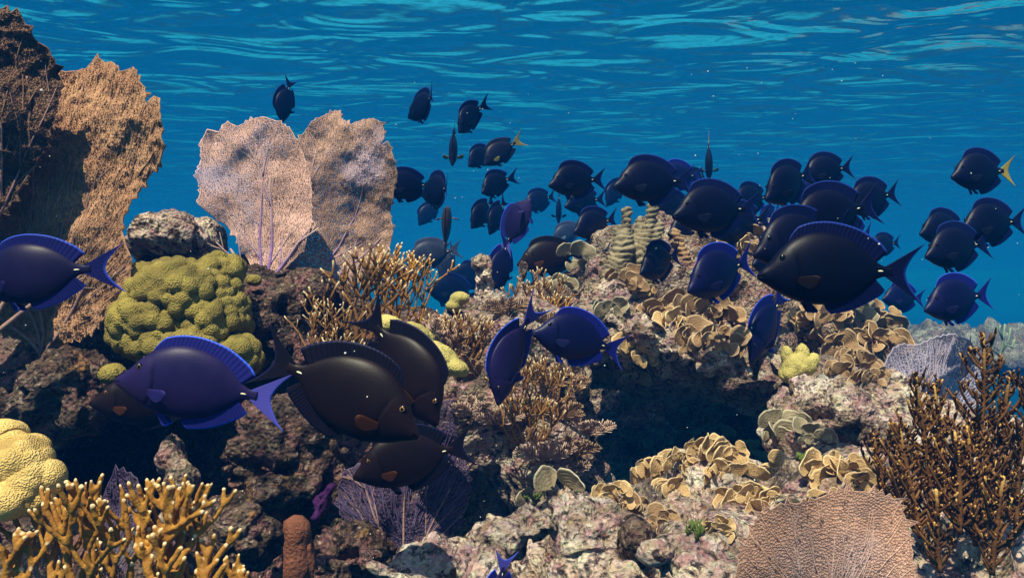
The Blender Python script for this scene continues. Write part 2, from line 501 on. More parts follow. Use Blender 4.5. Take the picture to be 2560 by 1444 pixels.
rock("round pinkish white boulder between the big left sea fan and the tan fan", [E(432, 590, 1.95, 88, 62, .09), E(500, 610, 2.05, 50, 70, .08), E(370, 610, 1.95, 40, 40, .06), E(450, 680, 1.98, 90, 60, .08)], "rock_bright", seed=4)
rock("dark lumpy rock below the tan fan's purple stalks", [E(690, 790, 1.82, 105, 95, .10), E(760, 740, 1.85, 60, 55, .07), E(640, 730, 1.88, 50, 45, .06), E(720, 880, 1.8, 100, 60, .08)], "rock_dark_shaded", seed=6, amp=.022)
rock("big mottled rock under the dark surgeonfish, whitish on top", [E(735, 1060, 1.5, 120, 85, .10), E(700, 1170, 1.48, 130, 120, .11), E(790, 1180, 1.5, 100, 120, .10), E(850, 1110, 1.55, 55, 90, .07)], "rock_dark_shaded", seed=8, amp=.02)
rock("pinkish mottled rock under the far left sea fan", [E(150, 950, 1.55, 105, 75, .09), E(95, 1000, 1.55, 80, 60, .09), E(200, 1010, 1.55, 60, 60, .07)], "rock_dark_shaded", seed=10, amp=.02)
rock("broad whitish pink rock on the right, behind the ruffled tan ledge", [E(2050, 1030, 1.85, 120, 90, .14), E(2140, 1090, 1.8, 60, 80, .10), E(1990, 1090, 1.8, 80, 60, .12), E(2120, 1020, 1.85, 60, 40, .1)], "rock_bright", seed=12, amp=.02)
rock("flat grey rock slab above the green weed on the right", [E(2120, 1125, 1.62, 75, 24, .08), E(2070, 1130, 1.62, 50, 18, .06)], "rock_mid", seed=13, amp=.008)
rock("large sunlit rock at the bottom centre with a dark hollow in it", [E(1400, 1265, 1.32, 70, 48, .07), E(1490, 1330, 1.25, 105, 95, .08), E(1250, 1330, 1.3, 75, 50, .07), E(1330, 1300, 1.3, 70, 38, .06), E(1520, 1440, 1.2, 110, 80, .09), E(1210, 1440, 1.22, 60, 60, .06)], "rock_bright", seed=14, amp=.018)
rock("rubbly pale rock at the bottom edge, left of the dark hollow", [E(1120, 1400, 1.25, 75, 60, .07), E(1050, 1440, 1.22, 60, 60, .06), E(1180, 1350, 1.3, 50, 35, .05)], "rock_bright", seed=15, amp=.02)
rock("pinkish white finger of rock lying at the bottom edge", [E(965, 1425, 1.15, 55, 26, .03, (0, R(18), 0)), E(1010, 1450, 1.15, 50, 26, .03)], "rock_bright", seed=16, amp=.006, lump=.006)
rock("upright dark knob of rock beside the sunlit bottom rock", [E(1590, 1340, 1.16, 34, 48, .028), E(1585, 1390, 1.18, 36, 50, .03)], "rock_dark_shaded", seed=17, amp=.008, lump=.008)
rock("white blocky rock at the foot of the dark knob", [E(1640, 1375, 1.14, 42, 26, .03), E(1660, 1420, 1.14, 46, 24, .03, (0, R(25), 0))], "rock_bright", seed=18, amp=.009, lump=.008)
rock("narrow pinkish rock pillar right of the golden fire coral", [E(452, 1230, 1.38, 30, 90, .03), E(450, 1330, 1.38, 40, 90, .04), E(430, 1130, 1.4, 26, 60, .03)], "rock_mid", seed=19, amp=.012, lump=.012)
rock("greenish dark rock between the rock pillar and the violet sponge", [E(590, 1300, 1.42, 70, 70, .06), E(650, 1340, 1.42, 60, 60, .06), E(520, 1360, 1.4, 50, 40, .05)], "rock_dark_shaded", seed=20, amp=.02)
rock("rough pinkish rock below the violet sponge at the bottom", [E(860, 1340, 1.35, 80, 50, .06), E(930, 1370, 1.35, 70, 45, .06), E(820, 1420, 1.3, 70, 60, .06)], "rock_dark_shaded", seed=21, amp=.02)
rock("grey knobbly rock over the mouth of the dark hollow, below the striped tan plates", [E(1620, 830, 2.12, 75, 42, .08), E(1690, 860, 2.1, 75, 50, .08), E(1560, 800, 2.2, 70, 40, .08), E(1760, 900, 2.08, 90, 48, .08), E(1830, 930, 2.08, 60, 40, .07)], "rock_bright", seed=22, amp=.018)
rock("pinkish grey rock pinnacle behind the vertical navy fish", [E(1492, 640, 2.45, 20, 36, .03), E(1500, 690, 2.45, 34, 50, .05), E(1520, 750, 2.4, 50, 50, .06)], "rock_bright", seed=23, amp=.012, lump=.012)
rock("rounded olive and white coral head at the left end of the mid reef", [E(1200, 660, 2.5, 30, 28, .04), E(1210, 700, 2.5, 28, 40, .04), E(1205, 780, 2.5, 40, 65, .06)], "rock_bright", seed=24, amp=.012, lump=.012)
rock("speckled grey rock stub right of the olive coral head", [E(1305, 690, 2.5, 16, 40, .03), E(1300, 750, 2.5, 24, 60, .04)], "rock_mid", seed=25, amp=.010, lump=.010)
rock("low row of whitish knobs below the olive coral head", [E(1250, 745, 2.4, 30, 34, .05), E(1190, 785, 2.4, 50, 34, .06), E(1330, 750, 2.45, 30, 40, .05), E(1140, 810, 2.35, 40, 36, .06), E(1280, 790, 2.4, 70, 30, .07)], "rock_bright", seed=26, amp=.014, lump=.012)
rock("dim reef mound far off on the right", [E(2400, 880, 11.0, 330, 40, 1.4), E(2290, 862, 12.5, 120, 36, .8), E(2560, 860, 12.5, 170, 44, .9), E(2460, 850, 13.0, 60, 22, .5), E(2350, 846, 13.0, 30, 18, .4)], "rock_mid", voxel=.06, seed=27, amp=.14, sc=2.2, lump=.14)

def make_bvh():
    V, T = [], []
    for v, f in SOLID:
        b = len(V)
        V += v
        T += [tuple(b + i for i in p) for p in f]
    return BVHTree.FromPolygons(V, T)
BV = make_bvh()
ORI = Vector((0, 0, 0))
def hit(px, py, dflt=2.2):
    """where the line of sight through px, py meets the reef: place, normal"""
    d = P(px, py, 1.0).normalized()
    h = BV.ray_cast(ORI, d)
    if h[0] is None: return P(px, py, dflt), Vector((0, -0.5, 0.8))
    return h[0], h[1]
#@@FANS
# ------------------------------------------------------------------ sea fans
def fan_outline(poly, step, fringe, seed):
    """resample a closed outline and give it a ragged fringe"""
    r = random.Random(seed)
    pts = [Vector(p) for p in poly]
    out = []
    n = len(pts)
    area = sum(pts[i].x * pts[(i + 1) % n].y - pts[(i + 1) % n].x * pts[i].y for i in range(n))
    sg = 1 if area > 0 else -1
    for i in range(n):
        a, b = pts[i], pts[(i + 1) % n]
        L = (b - a).length
        k = max(1, int(L / step))
        nrm = Vector((b.y - a.y, a.x - b.x)).normalized() * sg
        for j in range(k):
            p = a.lerp(b, j / k)
            out.append(p + nrm * (r.uniform(-0.3, 1.0) ** 2 * fringe * (1 if (len(out) % 2) else 0.1)))
    return out

def sea_fan(label, poly_px, base_px, d, mat, stem, cell=0.0055, fill=0.62, yaw=0.0, lean=0.0, cup=0.05, ripple=0.012,
            fringe=0.012, nstem=5, stem_r=0.006, seed=1, group=None, spread=1.0, rough=0.0, twigs=260, solid=False):
    """a flat net of fine branches inside its own outline, curved in depth, on forking stalks"""
    bx, by = base_px
    s = d / F
    cy = math.cos(R(yaw))
    poly = [((x - bx) * s / cy, (by - y) * s) for x, y in poly_px]
    ol = fan_outline(poly, cell * 1.4, fringe, seed)
    xs = [p.x for p in ol]; ys = [p.y for p in ol]
    r = np.random.default_rng(seed)
    pts = list(ol)
    ncand = int((max(xs) - min(xs)) * (max(ys) - min(ys)) / cell ** 2 * 5)
    occ = {}
    for cx_, cy_ in r.uniform((min(xs), min(ys)), (max(xs), max(ys)), (ncand, 2)):   # loose random packing, cells drawn out along the growth
        th = math.atan2(cx_, cy_ + .03)
        key = (int(math.floor(cx_ / cell)), int(math.floor(cy_ / cell)))
        ok = True
        for dx in (-1, 0, 1):
            for dy in (-1, 0, 1):
                for (qx, qy) in occ.get((key[0] + dx, key[1] + dy), ()):
                    ex, ey = qx - cx_, qy - cy_
                    st, ct = math.sin(th), math.cos(th)
                    al, ac = ex * st + ey * ct, ex * ct - ey * st
                    if (al * .75) ** 2 + (ac * 1.1) ** 2 < (cell * .78) ** 2: ok = False; break
                if not ok: break
            if not ok: break
        if ok:
            occ.setdefault(key, []).append((cx_, cy_))
            pts.append(Vector((cx_, cy_)))
    res = delaunay_2d_cdt(pts, [], [list(range(len(ol)))], 1, 1e-5)
    vv, ff = res[0], res[2]
    a = np.array([(p.x, 0.0, p.y) for p in vv])
    w, h = max(xs) - min(xs), max(ys) - min(ys)
    def depth(q):
        rad = np.hypot(q[:, 0], q[:, 2])
        z = cup * ((q[:, 0] - (max(xs) + min(xs)) / 2) / w * 2) ** 2 * -1.0 + ripple * fbm(q, 5.0 / max(w, .2) * .35, 3, seed) * 2 + ripple * .35 * fbm(q, 22.0, 2, seed + 3)
        return z + math.tan(R(lean)) * q[:, 2] + (rough * fbm(q, 90.0, 3, seed + 5) if rough else 0)
    a[:, 1] = depth(a)
    root = empty("sea_fan", P(bx, by, d), (0, 0, R(yaw)))
    tag(root, label, "sea fan", group)
    o = link("tmp", mk_mesh("net", a, [tuple(f) for f in ff if len(f) == 3], None, False))
    wf = o.modifiers.new("w", 'WIREFRAME'); wf.thickness = cell * fill; wf.use_even_offset = False; wf.use_boundary = True; wf.use_replace = True
    me = apply_mods(o)
    me.polygons.foreach_set("use_smooth", [True] * len(me.polygons))
    me.materials.clear(); me.materials.append(M[mat])
    net_o = link("net", me, root)
    if solid:                                    # living tissue that closes most of the meshes, just behind the net
        b = a.copy(); b[:, 1] += cell * .30
        o = link("tmp", mk_mesh("blade", b, [tuple(f) for f in ff if len(f) == 3], None, True))
        so = o.modifiers.new("s", 'SOLIDIFY'); so.thickness = .0012; so.offset = 0
        me = apply_mods(o); me.name = "blade"; me.materials.clear(); me.materials.append(M[mat])
        link("blade", me, root)
    # stalks: from the base outward, forking, staying inside the outline
    rr = random.Random(seed + 1)
    poly_v = [(p.x, p.y) for p in ol]
    def inside(px, py):
        c = False
        for i in range(len(poly_v)):
            x1, y1 = poly_v[i]; x2, y2 = poly_v[i - 1]
            if (y1 > py) != (y2 > py) and px < (x2 - x1) * (py - y1) / (y2 - y1) + x1: c = not c
        return c
    def grow(tb, x, y, ang, rad, length, depth_n):
        n = 9
        path, px, py, a0 = [], x, y, ang
        for i in range(n):
            q = np.array([[px, 0.0, py]])
            path.append(Vector((px, float(depth(q)[0]) - cell * .35, py)))
            a0 += rr.uniform(-.09, .09)
            px += math.sin(a0) * length / n; py += math.cos(a0) * length / n
            if i > 2 and not inside(px, py): break
        if len(path) < 3: return
        tb.tube(path, [rad * (1 - .78 * i / n) for i in range(len(path))], 6, (0, .45, .8)[2 - depth_n], (.85, 1, 1)[2 - depth_n])
        if depth_n > 0:
            for k in range(2 if depth_n > 1 else 3):
                j = rr.randint(2, max(2, len(path) - 2))
                sgn = 1 if k % 2 else -1
                grow(tb, path[j].x, path[j].z, ang + sgn * rr.uniform(.28, .55), rad * .5, length * rr.uniform(.4, .6), depth_n - 1)
    for k in range(nstem):
        tb = TB()
        a0 = (k - (nstem - 1) / 2) / max(1, nstem - 1) * 1.5 * spread + rr.uniform(-.1, .1)
        grow(tb, rr.uniform(-.008, .008), -0.02, a0, stem_r * rr.uniform(.7, 1.0), h * rr.uniform(.7, .95), 2)
        if tb.v: link("branch", tb.mesh("branch", M[stem]), root)
    tb = TB()
    for k in range(twigs):                       # fine radiating twigs that give the net its grain
        th = rr.uniform(-1.5, 1.5) * spread ** .3
        r0_ = rr.uniform(.15, .95) * h
        x, y = math.sin(th) * r0_, math.cos(th) * r0_
        if not inside(x, y): continue
        path, a0 = [], th + rr.uniform(-.2, .2)
        for i in range(7):
            path.append((x, y))
            a0 += rr.uniform(-.10, .10)
            x += math.sin(a0) * cell * 2.6; y += math.cos(a0) * cell * 2.6
            if not inside(x, y): break
        if len(path) > 2:
            q = np.array([(p[0], 0.0, p[1]) for p in path])
            dq = depth(q) - cell * .3
            tb.tube([Vector((p[0], d_, p[1])) for p, d_ in zip(path, dq)], [cell * .30 * (1 - .5 * i / len(path)) for i in range(len(path))], 4)
    if tb.v:
        tm = tb.mesh("twigs", M[mat])
        bm = bmesh.new(); bm.from_mesh(net_o.data); bm.from_mesh(tm); bm.to_mesh(net_o.data); bm.free()
        bpy.data.meshes.remove(tm)
    return root

sea_fan("huge shaggy brown sea fan filling the left edge, its right half sunlit",
    [(-160, 420), (-120, 250), (-40, 150), (60, 150), (130, 170), (175, 160), (205, 128), (238, 150), (262, 150), (285, 165), (305, 188), (345, 176), (362, 208), (385, 235), (397, 278), (418, 258), (440, 268), (448, 310), (452, 380),
     (440, 412), (400, 436), (366, 470), (342, 500), (328, 540), (322, 580), (345, 625), (362, 650), (356, 690), (332, 740), (290, 785), (240, 825), (180, 850), (110, 862), (40, 850), (-60, 800), (-150, 650)],
    (110, 870), 1.62, "fan_brown", "stem_dark", cell=.0050, fill=.80, yaw=-8, lean=4, cup=.10, ripple=.018, fringe=.014, nstem=5, stem_r=.0045, seed=11, rough=.0035, twigs=700, solid=True)
sea_fan("dark ragged sea fan leaning in at the top left corner before the huge one",
    [(-260, 620), (-260, 60), (-120, 0), (-20, 15), (28, 30), (40, 62), (60, 92), (78, 100), (92, 140), (104, 180), (96, 250), (80, 330), (50, 420), (10, 500), (-40, 600), (-100, 700), (-160, 760)],
    (-40, 840), 1.5, "fan_deep", "stem_dark", cell=.0055, fill=.8, yaw=30, lean=2, cup=.02, ripple=.02, fringe=.014, nstem=5, seed=12, rough=.006, solid=True)
sea_fan("pale pinkish tan sea fan with purple stalks, front one of the pair",
    [(500, 392), (496, 352), (512, 320), (540, 326), (560, 300), (585, 311), (620, 294), (652, 289), (690, 302), (722, 322), (736, 346), (752, 380), (766, 420), (776, 470), (776, 560), (762, 620), (722, 662), (692, 690), (662, 706),
     (640, 690), (620, 650), (590, 592), (566, 562), (536, 540), (502, 510), (506, 470), (490, 440)],
    (655, 716), 1.98, "fan_tan", "stem_purple", cell=.0042, fill=.92, yaw=4, lean=5, cup=.02, ripple=.012, fringe=.010, nstem=4, stem_r=.0062, seed=21, spread=.75, twigs=420)
sea_fan("taller tan sea fan with a torn right edge, behind the pale front one",
    [(700, 420), (738, 336), (762, 302), (800, 277), (834, 268), (842, 292), (872, 311), (900, 300), (932, 299), (956, 312), (964, 352), (950, 372), (975, 360), (990, 400), (998, 440), (985, 490), (970, 530), (982, 580), (972, 620), (952, 662), (902, 702), (862, 732), (800, 742), (742, 722), (692, 692), (676, 600)],
    (745, 745), 2.12, "fan_rose", "stem_purple", cell=.0044, fill=1.0, yaw=-6, lean=4, cup=.05, ripple=.02, fringe=.011, nstem=5, stem_r=.0045, seed=22, spread=1.1, rough=.0015, twigs=420)
sea_fan("deep purple net-like sea fan low in the middle, below the downward-facing surgeonfish",
    [(850, 1210), (870, 1170), (930, 1150), (1010, 1120), (1080, 1060), (1100, 1010), (1122, 1000), (1130, 1060), (1150, 1120), (1165, 1180), (1172, 1250), (1150, 1310), (1110, 1350), (1060, 1380), (1000, 1385), (930, 1360), (880, 1310), (856, 1260)],
    (1010, 1400), 1.40, "fan_purple", "stem_dark", cell=.0052, fill=.55, yaw=6, lean=8, cup=.03, ripple=.015, fringe=.010, nstem=5, stem_r=.0035, seed=31)
sea_fan("flat pinkish tan sea fan at the bottom right edge",
    [(1815, 1560), (1830, 1460), (1850, 1390), (1880, 1330), (1915, 1290), (1950, 1272), (2000, 1268), (2040, 1262), (2080, 1244), (2130, 1234), (2180, 1236), (2220, 1246), (2250, 1256), (2262, 1290), (2272, 1340), (2272, 1400), (2262, 1460), (2240, 1560)],
    (2080, 1620), 0.98, "fan_dull", "stem_tan", cell=.0030, fill=.6, yaw=-4, lean=4, cup=.015, ripple=.006, fringe=.017, nstem=6, stem_r=.0020, seed=41, spread=.8, twigs=120, solid=True)
sea_fan("hazy lilac sea fan on the right, behind the dark fire coral",
    [(2190, 1010), (2192, 930), (2215, 890), (2250, 862), (2300, 866), (2340, 846), (2390, 838), (2430, 850), (2450, 900), (2450, 960), (2430, 1020), (2380, 1060), (2300, 1090), (2230, 1070)],
    (2310, 1120), 2.15, "fan_lilac", "stem_tan", cell=.0062, fill=.74, yaw=5, lean=4, cup=.03, ripple=.012, fringe=.008, nstem=5, stem_r=.003, seed=51)
sea_fan("small greyish net fan showing between the golden fire coral's branches",
    [(210, 1400), (225, 1300), (250, 1220), (270, 1180), (300, 1188), (330, 1200), (350, 1260), (352, 1340), (330, 1430), (270, 1450)],
    (275, 1470), 1.16, "fan_purple", "stem_dark", cell=.0042, fill=.60, yaw=-5, lean=4, cup=.01, ripple=.008, fringe=.008, nstem=3, stem_r=.002, seed=61)
sea_fan("small dusky pink sea fan in the bottom left corner",
    [(40, 1500), (50, 1400), (75, 1330), (110, 1300), (145, 1320), (165, 1400), (160, 1500)],
    (100, 1520), 1.05, "fan_dull", "stem_tan", cell=.0040, fill=.62, yaw=5, lean=4, cup=.01, ripple=.008, fringe=.006, nstem=4, stem_r=.002, seed=62)
#@@CORALS
# ------------------------------------------------------------------ corals
def sphere_dirs(n, seed):
    r = np.random.default_rng(seed)
    v = r.normal(size=(n, 3))
    return v / np.linalg.norm(v, axis=1)[:, None]

def boulder(name, label, cat, ells, mat, voxel, cell, height, seed, smooth=3, jitter=.4, group=None):
    """massive coral: a lumpy skin covered by rounded knobs about `cell` metres apart"""
    me = blob_mesh(ells, voxel, smooth)
    c = Vector(ells[0][0])
    co, no = get_co(me), get_no(me)
    r = np.random.default_rng(seed)
    order = r.permutation(len(co))
    kd_pts, kept = [], []
    gridc = {}
    for i in order:                                   # poisson-like picking of knob centres
        p = co[i]
        key = tuple(np.floor(p / cell).astype(int))
        ok = True
        for dx in (-1, 0, 1):
            for dy in (-1, 0, 1):
                for dz in (-1, 0, 1):
                    for q in gridc.get((key[0] + dx, key[1] + dy, key[2] + dz), ()):
                        if np.sum((q - p) ** 2) < (cell * .72) ** 2: ok = False; break
        if ok:
            gridc.setdefault(key, []).append(p)
            kept.append(p)
    kd = KDTree(len(kept))
    sz = r.uniform(1 - jitter, 1 + jitter, len(kept))
    for i, p in enumerate(kept): kd.insert(p, i)
    kd.balance()
    b = np.zeros(len(co))
    for i, p in enumerate(co):
        best = 0.0
        for (q, j, dist) in kd.find_n(p, 3):
            x = dist / (cell * .60 * sz[j] ** .5)
            if x < 1: best = max(best, sz[j] * math.sqrt(max(0.0, 1 - x * x)))
        b[i] = best
    set_co(me, co + no * (b * height + fbm(co, 60.0, 2, seed) * height * .12)[:, None])
    set_attr(me, "tip", np.clip(b, 0, 1))
    me.transform(Matrix.Translation(-c))
    me.materials.append(M[mat])
    o = link(name, me)
    o.location = c
    tag(o, label, cat, group)
    add_solid(o)
    return o

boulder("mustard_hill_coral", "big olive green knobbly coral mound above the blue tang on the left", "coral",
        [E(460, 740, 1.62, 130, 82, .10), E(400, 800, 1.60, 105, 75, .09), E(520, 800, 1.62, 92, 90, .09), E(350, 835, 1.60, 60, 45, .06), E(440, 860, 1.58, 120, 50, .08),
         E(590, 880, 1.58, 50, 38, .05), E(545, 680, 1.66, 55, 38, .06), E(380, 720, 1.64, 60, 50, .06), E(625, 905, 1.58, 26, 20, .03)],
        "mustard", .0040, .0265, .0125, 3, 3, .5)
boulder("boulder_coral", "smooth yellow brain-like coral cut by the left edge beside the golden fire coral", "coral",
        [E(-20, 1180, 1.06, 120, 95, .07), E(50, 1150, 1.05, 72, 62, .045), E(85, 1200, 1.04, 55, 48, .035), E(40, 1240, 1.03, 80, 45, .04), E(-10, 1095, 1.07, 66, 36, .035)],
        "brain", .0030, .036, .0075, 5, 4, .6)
boulder("boulder_coral", "small round olive coral ball at the foot of the purple fan stalks", "coral", [E(634, 700, 1.80, 19, 14, .014)], "mustard", .003, .02, .002, 6, 2)
boulder("boulder_coral", "brownish coral lump peeking out left of the blue tang's snout", "coral", [E(282, 935, 1.5, 32, 26, .025)], "mustard", .0035, .02, .002, 7, 2)
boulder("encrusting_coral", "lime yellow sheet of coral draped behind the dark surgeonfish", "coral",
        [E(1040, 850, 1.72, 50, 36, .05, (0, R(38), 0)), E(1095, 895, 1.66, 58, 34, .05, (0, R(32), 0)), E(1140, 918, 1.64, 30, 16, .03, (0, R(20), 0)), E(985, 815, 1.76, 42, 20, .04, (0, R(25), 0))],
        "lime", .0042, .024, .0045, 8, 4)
boulder("finger_mustard_coral", "bright pale yellow knobbly coral on the right, below the navy fish tail", "coral",
        [E(1995, 915, 1.95, 40, 30, .04), E(1968, 892, 1.95, 13, 26, .014, (0, R(-10), 0)), E(2005, 885, 1.95, 15, 26, .016), E(2030, 905, 1.95, 14, 24, .016, (0, R(25), 0)), E(1975, 935, 1.94, 24, 18, .025)],
        "lime", .0042, .018, .004, 9, 2)
boulder("boulder_coral", "small yellow green coral patch on the left slope of the mid reef", "coral", [E(1150, 745, 2.3, 26, 14, .03), E(1135, 765, 2.3, 20, 14, .03)], "lime", .006, .03, .003, 10, 2)

# ---- fire corals
def fire_coral(label, base_px, d, w_px, h_px, mat, n, seed, r0=.0055, group=None, fuse=None, flat=.35, forks=(3, 4), spread=.5, name="fire_coral", sides=7, seg=.026):
    rr = random.Random(seed)
    s = d / F
    w, h = w_px * s, h_px * s
    tb = TB(); tips = []
    def grow(p, dv, r, left, lev):
        path, rad = [p.copy()], [r]
        L = min(left, seg * rr.uniform(.8, 1.5))
        k = 4
        for i in range(k):
            dv = (dv + Vector((rr.uniform(-.13, .13), rr.uniform(-.10, .10), .10))).normalized()
            p = p + dv * (L / k)
            path.append(p.copy()); rad.append(r * (1 - .06 * (i + 1)))
        r2 = rad[-1]
        end = left - L < seg * .35
        tb.tube(path, rad, sides, 0.0 if not end else 0.35, 0.3 if not end else 1.0, True)
        if end:
            tips.append(p.copy()); return
        m = 2 if rr.random() < .72 else 1
        for j in range(m):
            a = rr.uniform(.30, .75) * (1 if (j == 0) else -1) * (1 if rr.random() < .5 or m == 2 else -1)
            nd = Matrix.Rotation(a, 3, Vector((rr.uniform(-.5, .5) * flat * 2, 1, 0)).normalized()) @ dv
            nd = (nd + Vector((0, rr.uniform(-flat, flat), .15))).normalized()
            grow(p, nd, max(r2 * .93, r0 * .6), (left - L) * rr.uniform(.75, 1.0), lev + 1)
        if rr.random() < .55:
            nd = (dv + Vector((rr.choice((-1, 1)) * .9, rr.uniform(-.5, .3), .3))).normalized()
            q = path[2]
            e = [q, q + nd * seg * .35, q + nd * seg * .45 + Vector((0, 0, seg * .3))]
            tb.tube(e, [r2 * .85, r2 * .75, r2 * .68], sides, .3, 1.0)
            tips.append(e[-1])
    for k in range(n):
        f = (k + .5) / n * 2 - 1
        x = f * w * .36
        hh = h * (1 - .35 * f * f) * rr.uniform(.75, 1.05)
        grow(Vector((x, rr.uniform(-.3, .3) * flat * w, -.02)), Vector((f * spread, rr.uniform(-.3, .3) * flat, 1)).normalized(), r0 * rr.uniform(.9, 1.25), hh + .02, 0)
    if fuse:
        o = link("tmp", tb.mesh("tmp", None))
        md = o.modifiers.new("r", 'REMESH'); md.mode = 'VOXEL'; md.voxel_size = fuse
        sm = o.modifiers.new("s", 'SMOOTH'); sm.iterations = 3
        me = apply_mods(o)
        co, no = get_co(me), get_no(me)
        set_co(me, co + no * (fbm(co, 110.0, 3, seed) * fuse * .55)[:, None])
        kd = KDTree(len(tips))
        for i, t in enumerate(tips): kd.insert(t, i)
        kd.balance()
        set_attr(me, "tip", [max(0.0, 1 - kd.find(p)[2] / (r0 * 2.6)) * 1.1 for p in co])
        me.polygons.foreach_set("use_smooth", [True] * len(me.polygons))
        me.materials.clear(); me.materials.append(M[mat])
        me.name = "fire_coral"
    else:
        me = tb.mesh("fire_coral", M[mat])
    o = link(name, me)
    o.location = P(base_px[0], base_px[1], d)
    tag(o, label, "coral", group)
    return o

fire_coral("large golden fire coral with white tips in the bottom left corner", (300, 1520), 1.00, 380, 520, "fire_gold", 10, 3, .0066, fuse=.0019, flat=.32, seg=.034)
fire_coral("golden fire coral clump in front of the large one, at the bottom edge", (410, 1520), .97, 160, 290, "fire_gold", 3, 14, .0070, fuse=.0017, flat=.3)
fire_coral("golden fire coral cut by the left edge below the yellow brain-like coral", (15, 1520), .99, 90, 300, "fire_gold", 2, 5, .0075, fuse=.0018, flat=.3)
fire_coral("forked golden fire coral stub at the bottom, right of the large clump", (495, 1490), .98, 60, 150, "fire_gold", 2, 6, .0066, fuse=.0018, flat=.3)
fire_coral("tiny golden fire coral stubs poking up at the bottom edge", (590, 1490), 1.0, 70, 130, "fire_gold", 3, 7, .0062, fuse=.0018, flat=.2)
fire_coral("tall thin brown fire coral with white tips right of the tan fans", (1005, 830), 1.88, 120, 330, "fire_gold", 6, 8, .0040, flat=.3, seg=.03, spread=.3)
fire_coral("dark gold candelabra-like fire coral in front of the taller tan fan", (900, 830), 1.78, 95, 330, "fire_brown", 4, 9, .0052, flat=.2, spread=.3, seg=.032)
fire_coral("short sparse fire coral tuft above the dark surgeonfish", (815, 890), 1.6, 110, 200, "fire_brown", 6, 10, .0030, flat=.3)
fire_coral("stubby fire coral row just behind the dark surgeonfish's back fin", (850, 905), 1.52, 110, 100, "fire_brown", 6, 11, .0032, flat=.3)
fire_coral("bushy ochre fire coral on the slope right of the lime coral sheet", (1150, 880), 2.0, 120, 150, "fire_brown", 7, 12, .0042, flat=.5, spread=.8)
fire_coral("ochre fire coral tangle below the violet blue tang", (1330, 1010), 1.78, 140, 190, "fire_brown", 9, 13, .0034, flat=.6, spread=.9)
fire_coral("golden fire coral tangle low on the plume slope", (1320, 1080), 1.74, 120, 140, "fire_brown", 7, 15, .0034, flat=.6, spread=1.0)
fire_coral("orange fire coral spray under the dark purple fish in the middle", (1340, 770), 2.25, 120, 130, "fire_brown", 7, 16, .0042, flat=.5, spread=.9)
fire_coral("small orange fire coral sprig left of the vertical navy fish", (1370, 800), 2.2, 60, 100, "fire_gold", 4, 17, .0038, flat=.5, spread=.8)

def fire_plume(label, base_px, d, h_px, w_px, mat, seed, lean=0.0, group=None):
    """a tall blade: one axis bristling with short upturned knobby side twigs"""
    rr = random.Random(seed)
    s = d / F
    h, w = h_px * s, w_px * s
    tb = TB()
    ax, dv, p = [], Vector((lean, 0, 1)).normalized(), Vector((0, 0, -.02))
    n = 14
    for i in range(n + 1):
        ax.append(p.copy())
        dv = (dv + Vector((rr.uniform(-.05, .05), rr.uniform(-.05, .05), .03))).normalized()
        p = p + dv * ((h + .02) / n)
    tb.tube(ax, [.0042 * (1 - .35 * i / n) for i in range(n + 1)], 6, 0, 1)
    m = int(h / .0054)
    for k in range(m):
        f = (k + .5) / m
        q = ax[min(n, int(f * n))].lerp(ax[min(n, int(f * n) + 1)], f * n - int(f * n))
        for sg in (-1, 1):
            if rr.random() < .30: continue
            L = w * .80 * (1 - f) ** .6 * rr.choice((.2, .3, .5, 1.0, 1.35)) * rr.uniform(.8, 1.2) + .006
            out = Vector((sg * .85, rr.uniform(-.75, .75), .5)).normalized()
            path = [q.copy()]
            v = out
            for i in range(4):
                v = (v + Vector((rr.uniform(-.16, .16), rr.uniform(-.16, .16), .30))).normalized()
                path.append(path[-1] + v * L / 4)
            tb.tube(path, [.0025, .0024, .0022, .0020, .0017], 5, .1, .75 + .25 * rr.random())
            for j in range(int(L / .0085)):
                b0 = path[1].lerp(path[-1], rr.random())
                tb.tube([b0, b0 + Vector((rr.uniform(-.5, .5), rr.uniform(-.9, .3), .7)).normalized() * rr.uniform(.006, .013)], [.0017, .0013], 5, .3, rr.uniform(.5, 1.0))
    o = link("fire_coral", tb.mesh("fire_coral", M[mat]))
    o.location = P(base_px[0], base_px[1], d)
    tag(o, label, "coral", group)

for bx_, by_, d_, h_, w_, ln_, lab in (
    (2455, 1290, 1.22, 455, 150, .02, "tallest dark brown fire coral plume with golden tips at the right"),
    (2330, 1290, 1.22, 350, 150, -.06, "second tallest dark fire coral plume, left of the tallest"),
    (2540, 1290, 1.24, 390, 140, .08, "dark fire coral plume cut by the right edge"),
    (2265, 1290, 1.20, 215, 130, -.20, "low golden tipped fire coral plume behind the bottom right fan's top edge"),
    (2225, 1230, 1.26, 150, 110, -.30, "leaning golden fire coral plume beside the tan ledge plates"),
    (2400, 1300, 1.15, 215, 150, -.02, "short dark fire coral plume in front of the two tallest"),
    (2480, 1400, 1.12, 210, 160, .10, "very dark fire coral plume low at the right edge"),
    (2350, 1395, 1.14, 170, 150, -.05, "dark fire coral plume behind the right edge of the bottom fan"),
    (2390, 1290, 1.28, 330, 170, -.03, "dark fire coral plume between the tallest two, set further back"),
    (2500, 1290, 1.30, 350, 170, .03, "dark fire coral plume just right of the tallest, set further back"),
    (2300, 1310, 1.17, 240, 170, -.12, "dark fire coral plume left of the short front one"),
    (2440, 1330, 1.17, 260, 180, .05, "bushy dark fire coral plume right of the short front one")):
    fire_plume(lab, (bx_, by_), d_, h_, w_, "fire_dark", int(bx_ + by_), ln_, "dark fire coral plumes at the right")

